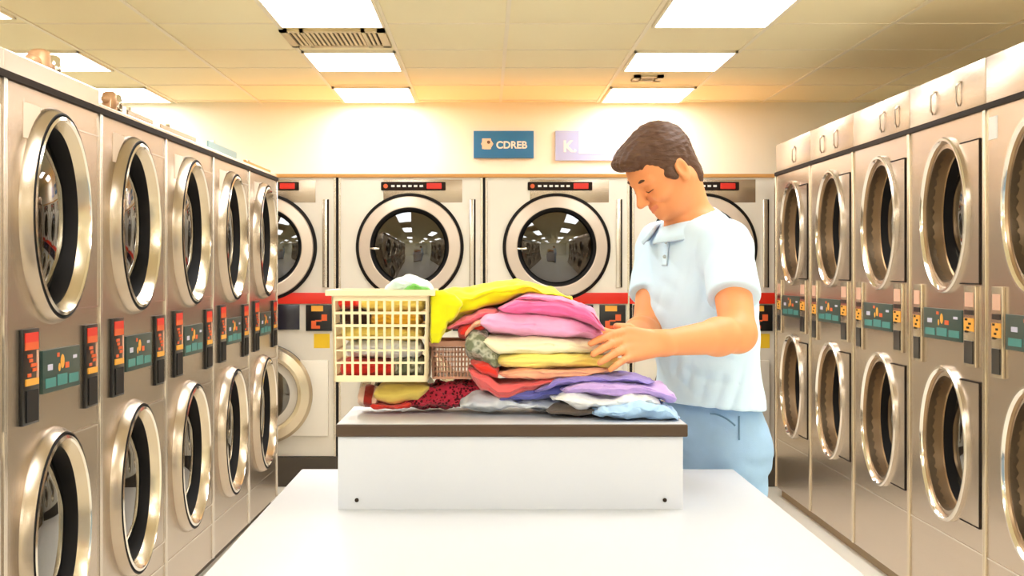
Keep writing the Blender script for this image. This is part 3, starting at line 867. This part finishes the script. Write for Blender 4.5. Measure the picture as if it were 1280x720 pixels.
# collar: two flaps of a folded band around the neck
def collar(side):
    bm = bmesh.new(); n = 22; rows_ = []
    for i in range(n+1):
        a = PI*(i/n)*.93                      # from the back round to the front
        dirv = -fwd*math.cos(a)+left*side*math.sin(a)
        c = nb+V(.004, .004, .014)+fwd*(.004+.026*(i/n)**2)
        ct = c+up*(.040-.040*(i/n)**1.5)+fwd*.010
        rt = .066+.004*math.sin(a)
        rb = .094+.012*math.sin(a)+.01*(i/n)
        drop = .022+.022*(i/n)**2
        top = ct+dirv*rt; out = c+dirv*rb-up*(drop-.012); outi = out-dirv*.004-up*.004; ti = ct+dirv*(rt-.004)
        top2 = top+dirv*.004+up*.003
        rows_.append([bm.verts.new(q) for q in (ti, top2, out, outi, top-up*.006)])
    for i in range(n):
        for j in range(5):
            bm.faces.new((rows_[i][j], rows_[i][(j+1) % 5], rows_[i+1][(j+1) % 5], rows_[i+1][j]))
    bm.faces.new(rows_[0]); bm.faces.new(rows_[-1][::-1])
    o = bobj('collar', bm, M['shirt'], shirt, smooth=True); return o
collar(1); collar(-1)
# placket and buttons laid on the shirt front
from mathutils.bvhtree import BVHTree
bvs = BVHTree.FromPolygons([Vector(v.co) for v in me.vertices], [list(p.vertices) for p in me.polygons])
def on_shirt(px, py, off=.0015):
    o = Vector((0, 0, E)); d = (pw(px, py, 3.7)-o).normalized(); hit = bvs.ray_cast(o, d)
    return hit[0]+hit[1]*off*(1 if hit[1].dot(d) < 0 else -1) if hit[0] else pw(px, py, 3.6)
bm = bmesh.new(); g = []
for i in range(15):
    py = 296+i*2.6
    g.append([bm.verts.new(on_shirt(831+q*2.4-i*.25, py, .002)) for q in range(4)])
for i in range(14):
    for q in range(3): bm.faces.new((g[i][q], g[i][q+1], g[i+1][q+1], g[i+1][q]))
r = bmesh.ops.extrude_face_region(bm, geom=list(bm.faces))
for v in [x for x in r['geom'] if isinstance(x, bmesh.types.BMVert)]: v.co.y -= .0015
bobj('placket', bm, M['shirt'], shirt, smooth=True)
for (px, py) in ((834, 303), (832.5, 321)):
    bm = bmesh.new(); q = on_shirt(px, py, .004); bmesh.ops.create_icosphere(bm, subdivisions=2, radius=.0045, matrix=Matrix.Translation(q))
    bobj('button', bm, M['button'], shirt, smooth=True)

# jeans
fj = Field((.36, 3.58, .05), (.80, 4.08, 1.08), .006)
hpL, hpR = pel+left*.085, pel-left*.085
anL, anR = V(.600, 3.745, .09), V(.535, 3.93, .09)
knL, knR_ = (hpL+anL)/2+fwd*.02+V(0, 0, -.01), (hpR+anR)/2+fwd*.02
fj.ell(V(.548, 3.80, .995), (.150, .112, .14), Rt, .03)
fj.ell(V(.575, 3.812, .93), (.145, .105, .11), Rt, .04)
for a, b, c in ((hpL, knL, anL), (hpR, knR_, anR)):
    fj.cap(a-V(0, 0, .05), b, .085, .066, .03); fj.cap(b, c, .068, .058, .03)
fj.plane((.58, 3.8, 1.065), (0, 0, 1), .004); fj.plane((.58, 3.8, .075), (0, 0, -1), .002)
sl, X, Y, Z = fj.sub(fj.lo, fj.lo+fj.n*fj.h, 0)
fold = 1-2*np.abs(np.sin(Z*70+X*34-Y*20+2.2*fnoise(X, Y, Z, 12, 34)))
fj.d += (.0050*fold*np.clip(.2+1.6*fnoise(X, Y, Z, 3, 30), 0, 1)+.005*fnoise(X, Y, Z, 9, 45)).astype(np.float32)
me, P = fj.mesh('jeans')
jeans = link('jeans', me, M['denim'], man); jeans.location = -MO
from mathutils.bvhtree import BVHTree
bvj = BVHTree.FromPolygons([Vector(v.co) for v in me.vertices], [list(p.vertices) for p in me.polygons])
def on_jeans(px, py):
    o = Vector((0, 0, E)); d = (pw(px, py, 3.8)-o).normalized(); hit = bvj.ray_cast(o, d)
    return hit[0]-d*.002 if hit[0] else pw(px, py, 3.7)
bm = bmesh.new(); tube(bm, [on_jeans(888+i*5.2, 517+i*i*.42) for i in range(7)], .0022, 6)
bobj('pocket_seam', bm, M['stitch'], jeans, smooth=True)
bm = bmesh.new(); tube(bm, [on_jeans(924, 520+i*6) for i in range(6)], .0020, 6)
bobj('side_seam', bm, M['stitch'], jeans, smooth=True)
# shoes
for side, an in ((1, anL), (-1, anR)):
    fo = Field(an+V(-.26, -.16, -.1), an+V(.12, .12, .06), .005)
    R2 = Rt
    fo.ell(an+fwd*.02+V(0, 0, -.035), (.042, .07, .05), R2, .02); fo.ell(an+fwd*.10+V(0, 0, -.058), (.046, .10, .034), R2, .03)
    fo.plane((0, 0, .018), (0, 0, -1))
    me, P = fo.mesh('shoe'); sh = link('shoe', me, M['shoe'], man); sh.location = -MO
    bm = bmesh.new(); n = 28; r0 = []; r1 = []
    for i in range(n):
        a = 2*PI*i/n; c = an+fwd*(.068+.112*math.cos(a))+left*(.047*math.sin(a)); c[2] = 0
        r0.append(bm.verts.new(c)); r1.append(bm.verts.new(c+V(0, 0, .024)))
    bm.faces.new(r0[::-1]); bm.faces.new(r1)
    for i in range(n): bm.faces.new((r0[i], r0[(i+1) % n], r1[(i+1) % n], r1[i]))
    bobj('sole', bm, M['sole'], sh)
# ------------------------------------------------------------ laundry
def cloth(name, label, cat, m, top, bot, yf, yb, lobes=1, amp=.006, wr=.004, wfreq=40, seed=0, group=None, taperl=.10, taperr=.10, yfs=None, n=90, sag=0, parent=None, square=2.6, yref=None):
    """a folded piece of cloth: lofted along x; top and bot are outlines, yf/yb its front and back, lobes its fold layers"""
    yref = yref or yf
    def ev(pts, px):
        if px <= pts[0][0]: return pts[0][1]
        for i in range(len(pts)-1):
            if px <= pts[i+1][0]:
                t = (px-pts[i][0])/(pts[i+1][0]-pts[i][0]); t = t*t*(3-2*t)
                return pts[i][1]+(pts[i+1][1]-pts[i][1])*t
        return pts[-1][1]
    x0, x1 = top[0][0], top[-1][0]
    bm = bmesh.new(); K = 56; rings = []
    for i in range(n+1):
        s = i/n; px = x0+(x1-x0)*s
        zt = E+(VY-ev(top, px))*yref/F; zb = E+(VY-ev(bot, px))*yref/F
        x = (px-VX)*yref/F
        e = 1.0
        if s < taperl: e = math.sqrt(max(0, 1-((taperl-s)/taperl)**2))
        if s > 1-taperr: e = min(e, math.sqrt(max(0, 1-((s-1+taperr)/taperr)**2)))
        e = max(e, .02)
        y0 = yf if yfs is None else ev(yfs, px)
        zc = (zt+zb)/2; rz = (zt-zb)/2*max(e, .05); yc = (y0+yb)/2; ry = (yb-y0)/2*(.55+.45*e)
        ring = []
        for k in range(K):
            a = 2*PI*k/K; c, sn = math.cos(a), math.sin(a)
            c_ = math.copysign(abs(c)**(2/square), c); s_ = math.copysign(abs(sn)**(2/square), sn)
            y = yc-ry*c_; z = zc+rz*s_
            if lobes > 1:
                v = (s_*.5+.5)*lobes+.12*math.sin(s*9+seed)
                gv = abs(math.sin(PI*v))**.38
                y += -c_*amp*1.7*gv+c_*amp*1.1
                y += .35*amp*math.sin(math.floor(v)*2.3+seed)*(1 if c_ > 0 else 0)
            p = Vector((x, y, z))
            if wr:
                q = Vector((x*wfreq*.55+seed*3.1, y*wfreq*.8, z*wfreq*1.3))
                p += noise.noise_vector(q)*wr*(.4+.6*e)*Vector((.5, 1, .7)).length*.8
                q2 = Vector((x*wfreq*2+seed, y*wfreq*2, z*wfreq*3))
                p += noise.noise_vector(q2)*wr*.45
                rd = 1-abs(noise.noise(Vector((x*wfreq*.35+seed*5+z*wfreq*.9, y*wfreq*.6, z*wfreq*1.1))))*3
                if rd > 0: p.y += (1 if c_ > 0 else -1)*-wr*.5*rd; p.z -= wr*.5*rd*(1 if s_ > 0 else -1)
            if p.z < BT+.001: p.z = BT+.001+.0002*(k % 2)
            ring.append(bm.verts.new(p))
        rings.append(ring)
    for i in range(n):
        for k in range(K):
            bm.faces.new((rings[i][k], rings[i][(k+1) % K], rings[i+1][(k+1) % K], rings[i+1][k]))
    bm.faces.new(rings[0]); bm.faces.new(rings[-1][::-1])
    o = bobj(name, bm, m, parent, smooth=True)
    sm = o.modifiers.new('s', 'SUBSURF'); sm.levels = 1; sm.render_levels = 1
    if not parent: tag(o, label, cat, group)
    return o

fb_ = fabric
C = dict(
 ltblue=fb_('light_blue_cloth', rgb(172, 206, 240)), white=fb_('white_terry', rgb(236, 236, 236)), taupe=fb_('grey_brown_cloth', rgb(120, 104, 92)),
 greywhite=fb_('grey_white_cloth', rgb(200, 206, 218), pattern='blotch', c2=rgb(236, 240, 246), scale=16), peri=fb_('periwinkle_cloth', rgb(120, 122, 206)),
 lilac=fb_('lilac_cloth', rgb(200, 168, 232)), lavender=fb_('lavender_cloth', rgb(150, 132, 214)), coral=fb_('coral_towel', rgb(244, 110, 110)),
 peach=fb_('peach_towel', rgb(250, 176, 140)), yellow=fb_('soft_yellow_towel', rgb(255, 232, 124)), cream=fb_('cream_towel', rgb(254, 244, 204)),
 lpink=fb_('light_pink_towel', rgb(250, 172, 214)), hpink=fb_('hot_pink_towel', rgb(246, 112, 168)), lime=fb_('lime_yellow_blanket', rgb(232, 226, 24)),
 red=fb_('red_cloth', rgb(236, 58, 44)), rose=fb_('rose_cloth', rgb(240, 110, 130)), camo=fb_('grey_green_print', rgb(120, 124, 96), pattern='blotch', c2=rgb(196, 194, 172), scale=45, c3=rgb(90, 100, 80)),
 maroon=fb_('maroon_lace', rgb(92, 14, 28), pattern='cell', c2=rgb(206, 52, 76), scale=150, thr=.42), yelred=fb_('pale_yellow_cloth', rgb(255, 228, 118)),
 brick=fb_('brick_red_check', rgb(170, 50, 40), pattern='wave', c2=rgb(236, 200, 180), scale=9), darkc=fb_('dark_cloth', rgb(60, 36, 26)), mint=fb_('pale_mint_cloth', rgb(206, 230, 226), pattern='blotch', c2=rgb(236, 246, 246), scale=20),
 greenc=fb_('green_cloth', rgb(110, 180, 80)), blue=fb_('blue_reflection', rgb(44, 70, 190)), crimson=fb_('dark_red_reflection', rgb(120, 20, 24)))

cloth('folded_shirt', 'light blue folded shirt at the bottom front right of the pile', 'shirt', C['ltblue'],
      [(742, 512), (770, 506), (800, 500), (830, 506), (852, 520)], [(742, 524), (780, 529), (852, 529)], 3.055, 3.30, 2, .006, .009, 38, 1)
cloth('grey_brown_cloth', 'grey-brown cloth tucked under the white towel', 'cloth', C['taupe'],
      [(684, 508), (720, 506), (765, 508)], [(684, 519), (725, 523), (765, 520)], 3.115, 3.3, 1, .004, .005, 40, 2)
cloth('white_towel', 'crumpled white towel between the lilac cloth and the grey-brown cloth', 'towel', C['white'],
      [(690, 494), (722, 489), (760, 492), (800, 490), (828, 497)], [(690, 504), (735, 516), (770, 520), (828, 512)], 3.085, 3.32, 1, .005, .010, 34, 3)
cloth('folded_cloth', 'grey-white mottled folded cloth beside the maroon lace cloth', 'cloth', C['greywhite'],
      [(573, 498), (600, 490), (640, 496), (648, 500), (664, 496), (704, 500)], [(573, 514), (610, 518), (645, 513), (652, 513), (704, 518)], 3.165, 3.36, 2, .006, .007, 38, 4)
cloth('folded_cloth', 'periwinkle blue cloth showing between coral towel and grey-white cloth', 'cloth', C['peri'],
      [(622, 494), (660, 482), (700, 476), (725, 482)], [(622, 504), (660, 504), (700, 500), (725, 497)], 3.15, 3.36, 3, .006, .006, 40, 5)
cloth('folded_cloth', 'lilac folded cloth lying right on top of the white towel', 'cloth', C['lilac'],
      [(700, 484), (740, 474), (800, 478), (835, 484), (850, 494)], [(700, 494), (760, 498), (815, 497), (850, 509)], 3.10, 3.34, 3, .006, .006, 36, 6)
cloth('folded_cloth', 'darker lavender cloth folded on top of the lilac cloth', 'cloth', C['lavender'],
      [(668, 486), (700, 471), (735, 467), (790, 471), (822, 478)], [(668, 492), (710, 484), (750, 479), (822, 481)], 3.115, 3.33, 2, .005, .005, 40, 7)
cloth('folded_towel', 'coral towel curling around the left bottom of the stack', 'towel', C['coral'],
      [(584, 458), (604, 464), (625, 478), (660, 474), (700, 468), (740, 468)], [(584, 470), (604, 492), (626, 502), (660, 494), (700, 483), (740, 476)], 3.135, 3.35, 3, .009, .006, 34, 8, taperl=.08)
cloth('folded_towel', 'peach towel under the yellow towel in the stack', 'towel', C['peach'],
      [(622, 462), (660, 458), (720, 460), (765, 462)], [(622, 474), (665, 479), (720, 474), (765, 470)], 3.125, 3.35, 2, .006, .005, 34, 9)
cloth('folded_towel', 'soft yellow towel under the man\'s hand', 'towel', C['yellow'],
      [(620, 442), (660, 438), (720, 438), (775, 446), (787, 456)], [(620, 462), (665, 464), (720, 463), (775, 467), (787, 466)], 3.12, 3.36, 3, .007, .004, 34, 10,
      yfs=[(620, 3.12), (700, 3.12), (750, 3.165), (787, 3.235)], yref=3.12)
cloth('folded_towel', 'cream towel with rounded left fold under the light pink towel', 'towel', C['cream'],
      [(601, 420), (622, 418), (680, 419), (740, 424), (772, 436)], [(601, 432), (625, 448), (680, 446), (740, 446), (772, 452)], 3.12, 3.36, 2, .007, .004, 34, 11,
      yfs=[(601, 3.12), (700, 3.12), (740, 3.16), (772, 3.22)], taperl=.06)
cloth('folded_towel', 'light pink towel, thickest in the middle of the stack', 'towel', C['lpink'],
      [(598, 398), (612, 388), (650, 388), (700, 393), (745, 405), (768, 424)], [(598, 410), (615, 420), (660, 424), (720, 426), (768, 432)], 3.12, 3.36, 2, .008, .005, 30, 12,
      yfs=[(598, 3.12), (700, 3.12), (740, 3.155), (768, 3.20)], taperl=.06)
cloth('folded_towel', 'hot pink towel on top of the stack', 'towel', C['hpink'],
      [(622, 384), (650, 372), (690, 370), (730, 379), (760, 412)], [(622, 390), (650, 394), (700, 400), (740, 408), (760, 416)], 3.125, 3.36, 3, .006, .005, 30, 13)
cloth('folded_towel', 'bubblegum pink towel slumped over the right shoulder of the stack', 'towel', fb_('bubblegum_towel', rgb(248, 142, 190)),
      [(640, 374), (662, 366), (700, 369), (738, 382), (758, 408)], [(640, 380), (670, 380), (705, 386), (738, 398), (758, 414)], 3.135, 3.34, 2, .005, .004, 30, 33)
cloth('blanket', 'lime yellow blanket draped from the basket over the stack top', 'blanket', C['lime'],
      [(538, 364), (570, 360), (620, 354), (655, 350), (685, 358), (718, 372)], [(538, 405), (556, 420), (580, 402), (620, 384), (665, 368), (718, 375)], 3.17, 3.40, 2, .006, .008, 26, 14, taperl=.03)
cloth('blanket_corner', 'hanging corner of the lime blanket over the basket side', 'blanket', C['lime'],
      [(538, 362), (550, 362), (566, 366), (578, 376)], [(538, 430), (548, 428), (562, 404), (578, 386)], 3.135, 3.175, 1, .003, .004, 40, 15, taperl=.05)
cloth('rose_cloth', 'rose pink cloth slanting below the lime blanket', 'cloth', C['rose'],
      [(556, 408), (585, 393), (612, 384), (625, 388)], [(556, 414), (585, 410), (612, 402), (625, 398)], 3.15, 3.34, 1, .004, .005, 40, 16)
cloth('red_cloth', 'small bright red cloth behind the grey-green cloth', 'cloth', C['red'],
      [(572, 408), (590, 398), (610, 396)], [(572, 424), (592, 428), (610, 416)], 3.16, 3.34, 1, .004, .005, 40, 17)
cloth('red_cloth', 'red cloth rolled inside the coral towel fold', 'cloth', C['red'],
      [(588, 452), (606, 450), (624, 458)], [(588, 458), (606, 472), (624, 474)], 3.128, 3.32, 1, .004, .004, 40, 18)
cloth('patterned_cloth', 'grey-green patterned cloth bunched at the left of the stack', 'cloth', C['camo'],
      [(581, 418), (592, 406), (606, 410), (624, 436)], [(581, 446), (596, 456), (612, 462), (624, 464)], 3.13, 3.34, 1, .004, .007, 44, 19)
cloth('peach_cloth', 'peach edge of cloth showing above the patterned cloth', 'cloth', C['peach'],
      [(580, 412), (596, 398), (604, 396)], [(580, 424), (596, 412), (604, 408)], 3.14, 3.34, 1, .003, .003, 44, 20)
cloth('lace_cloth', 'maroon lace cloth crumpled under the shaded brown side of the basket', 'cloth', C['maroon'],
      [(496, 498), (520, 488), (548, 480), (590, 476), (618, 492)], [(496, 512), (540, 514), (590, 513), (618, 508)], 3.22, 3.375, 1, .004, .012, 60, 21)
cloth('yellow_cloth', 'pale yellow cloth under the front of the basket', 'cloth', C['yelred'],
      [(466, 484), (490, 479), (520, 478), (536, 482)], [(466, 504), (490, 509), (520, 504), (536, 492)], 3.20, 3.35, 1, .004, .004, 40, 22)
cloth('red_cloth', 'thin red cloth between the yellow cloth and the box top', 'cloth', C['red'],
      [(462, 503), (490, 506), (516, 500)], [(462, 512), (490, 513), (516, 512)], 3.205, 3.34, 1, .003, .004, 60, 23)
cloth('checked_cloth', 'brick red checked cloth at the far left of the box top', 'cloth', C['brick'],
      [(446, 487), (458, 484), (472, 488)], [(446, 508), (458, 512), (472, 510)], 3.22, 3.36, 1, .003, .005, 40, 24)

# ---- laundry basket
def basket(name, c, rz, W, D, Hh, label, m, taper=.10):
    t = empty(name, c, rz)
    hx, hy = W/2, D/2; tk = .004
    def P(u, v, side):
        k = 1-taper*(1-v)      # narrower at the bottom
        if side == 0: return Vector((u*hx*k, -hy*k, v*Hh))
        if side == 1: return Vector((hx*k, u*hy*k, v*Hh))
        if side == 2: return Vector((-u*hx*k, hy*k, v*Hh))
        return Vector((-hx*k, -u*hy*k, v*Hh))
    nrm = [Vector((0, -1, 0)), Vector((1, 0, 0)), Vector((0, 1, 0)), Vector((-1, 0, 0))]
    for side in range(4):
        bm = bmesh.new()
        nc = 11 if side % 2 == 0 else 15
        us = [-1]; 
        wb = .28/nc
        cells = []
        edges_u = [-1, -.93]+[x for i in range(1, nc) for x in (-.93+1.86*i/nc-wb, -.93+1.86*i/nc+wb)]+[.93, 1]
        edges_v = [0, .07, .20, .225, .34, .36, .48, .505, .61, .64, .75, .78, .90, 1.0]
        grid = [[bm.verts.new(P(u, v, side)) for v in edges_v] for u in edges_u]
        gin = [[bm.verts.new(P(u, v, side)-nrm[side]*tk) for v in edges_v] for u in edges_u]
        def open_(i, j):
            return (i % 2 == 1) and (j % 2 == 1) and 0 < i < len(edges_u)-2 and j < len(edges_v)-2
        nu, nv = len(edges_u)-1, len(edges_v)-1
        for i in range(nu):
            for j in range(nv):
                if open_(i, j): continue
                bm.faces.new((grid[i][j], grid[i+1][j], grid[i+1][j+1], grid[i][j+1]))
                bm.faces.new((gin[i][j], gin[i][j+1], gin[i+1][j+1], gin[i+1][j]))
                for (di, dj, a, b) in ((-1, 0, (i, j), (i, j+1)), (1, 0, (i+1, j), (i+1, j+1)), (0, -1, (i, j), (i+1, j)), (0, 1, (i, j+1), (i+1, j+1))):
                    ii, jj = i+di, j+dj
                    if not (0 <= ii < nu and 0 <= jj < nv) or open_(ii, jj):
                        bm.faces.new((grid[a[0]][a[1]], grid[b[0]][b[1]], gin[b[0]][b[1]], gin[a[0]][a[1]]))
        bobj('side_wall', bm, m, t)
    bm = bmesh.new(); k = 1-taper; box(bm, -hx*k, hx*k, -hy*k, hy*k, 0, .004); bobj('bottom', bm, m, t)
    bm = bmesh.new()
    for (a, b, c2, d) in ((-hx-.012, hx+.012, -hy-.012, -hy+.002), (-hx-.012, hx+.012, hy-.002, hy+.012), (-hx-.012, -hx+.002, -hy, hy), (hx-.002, hx+.012, -hy, hy)):
        box(bm, a, b, c2, d, Hh-.008, Hh+.004, .002)
    bobj('rim', bm, m, t)
    tag(t, label, 'basket')
    return t
fz = math.radians(14)
bc = pw(474, 478, 3.20)
BZ = E-(478-VY)*3.12/F
M['basket_shade'] = mat('shaded_basket_plastic', rgb(206, 150, 120), .4)  # shade on the cream basket's side, put into a brown colour
bk = basket('laundry_basket', (pw(475, 400, 3.12).x, 3.235, BZ), 0, .196, .21, .181, 'cream plastic laundry basket full of clothes at the left end of the pile', M['basket'], .04)
b2 = pw(566, 478, 3.2)
basket('laundry_basket', ((566-VX)*3.25/F, 3.275, E-(474-VY)*3.2/F), 0, .088, .15, .075, 'small slotted stand-in for the shaded side of the cream basket, painted brown', M['basket_shade'], .06)
# clothes inside the basket
def inb(name, label, m, x0, x1, y0, y1, z0, z1, seed, cat='cloth'):
    o = cloth(name, label, cat, m, [(x0, y0), ((x0+x1)/2, y0-2), (x1, y0+1)], [(x0, y1), ((x0+x1)/2, y1+1), (x1, y1)], z0, z1, 2, .004, .005, 44, seed, yref=3.14)
    return o
inb('red_cloth', 'red garment seen through the lower left holes of the cream basket', C['red'], 424, 496, 450, 473, 3.15, 3.31, 41)
inb('yellow_cloth', 'yellow-green cloth at the bottom right inside the cream basket', C['camo'], 490, 528, 446, 473, 3.15, 3.31, 42)
inb('white_cloth', 'white cloth in the middle of the cream basket', C['white'], 430, 528, 425, 449, 3.15, 3.31, 43)
inb('yellow_cloth', 'yellow cloth across the middle of the cream basket', C['yelred'], 424, 528, 408, 427, 3.15, 3.31, 44)
inb('dark_cloth', 'dark brown cloth at the upper left inside the cream basket', C['darkc'], 422, 462, 386, 410, 3.15, 3.31, 45)
inb('orange_cloth', 'golden yellow cloth in the upper right of the cream basket', fb_('golden_cloth', rgb(250, 190, 60)), 460, 526, 390, 409, 3.15, 3.31, 46)
inb('red_cloth', 'bright red cloth near the top left of the cream basket', C['red'], 422, 448, 368, 388, 3.15, 3.31, 47)
inb('yellow_cloth', 'pale yellow cloth near the top right of the cream basket', C['yelred'], 448, 530, 369, 391, 3.15, 3.31, 48)
cloth('mint_cloth', 'pale mint cloth heaped above the basket rim', 'cloth', C['mint'],
      [(478, 360), (492, 347), (512, 344), (532, 350), (541, 362)], [(478, 367), (510, 369), (541, 368)], 3.17, 3.30, 1, .004, .006, 40, 49)
cloth('green_cloth', 'small green cloth poking out in front of the mint cloth', 'cloth', C['greenc'],
      [(500, 362), (518, 355), (538, 360)], [(500, 368), (518, 369), (538, 368)], 3.155, 3.19, 1, .003, .004, 60, 50)

# blue and dark red heaps standing in for reflections in the second right dryer's door
def heap(k, u, z, m, nm, label, r, seed):
    y0 = 9.46-.98*k; c, s = math.cos(angr), math.sin(angr); d = .30
    bm = bmesh.new(); bmesh.ops.create_icosphere(bm, subdivisions=4, radius=1)
    for v in bm.verts:
        p = Vector((v.co.x*r[0], v.co.y*r[1], v.co.z*r[2])); p += noise.noise_vector(p*9+Vector((seed,)*3))*.05
        v.co = p
    o = bobj(nm, bm, m, None, smooth=True)
    o.location = (RA+RS*y0+u*c-d*s, y0+u*s+d*c, z); o.rotation_euler = (0, 0, angr)
    tag(o, label, 'cloth')
heap(3, .52, 1.40, C['blue'], 'blue_reflection', 'blue reflection in the upper door of the second right dryer, built as a heap', (.2, .14, .10), 2)
heap(3, .44, 1.60, C['crimson'], 'dark_red_reflection', 'dark red reflection above the blue one in the right dryer door, built as a heap', (.15, .12, .06), 5)
# ------------------------------------------------------------ camera, world, output
cam = bpy.data.cameras.new('camera'); co = bpy.data.objects.new('camera', cam); COL.objects.link(co)
cam.sensor_width = 36; cam.lens = F/1280*36
cam.shift_x = (640-VX)/1280; cam.shift_y = -(360-VY)/1280
co.location = (0, 0, E); co.rotation_euler = (PI/2, 0, 0); cam.clip_start = .02
S.camera = co
w = bpy.data.worlds.new('w'); S.world = w; w.use_nodes = True
w.node_tree.nodes['Background'].inputs[0].default_value = (1, .95, .85, 1); w.node_tree.nodes['Background'].inputs[1].default_value = .3
S.view_settings.view_transform = 'Standard'; S.view_settings.look = 'None'
S.view_settings.exposure = 0.08; S.view_settings.gamma = 1; S.view_settings.use_curve_mapping = False
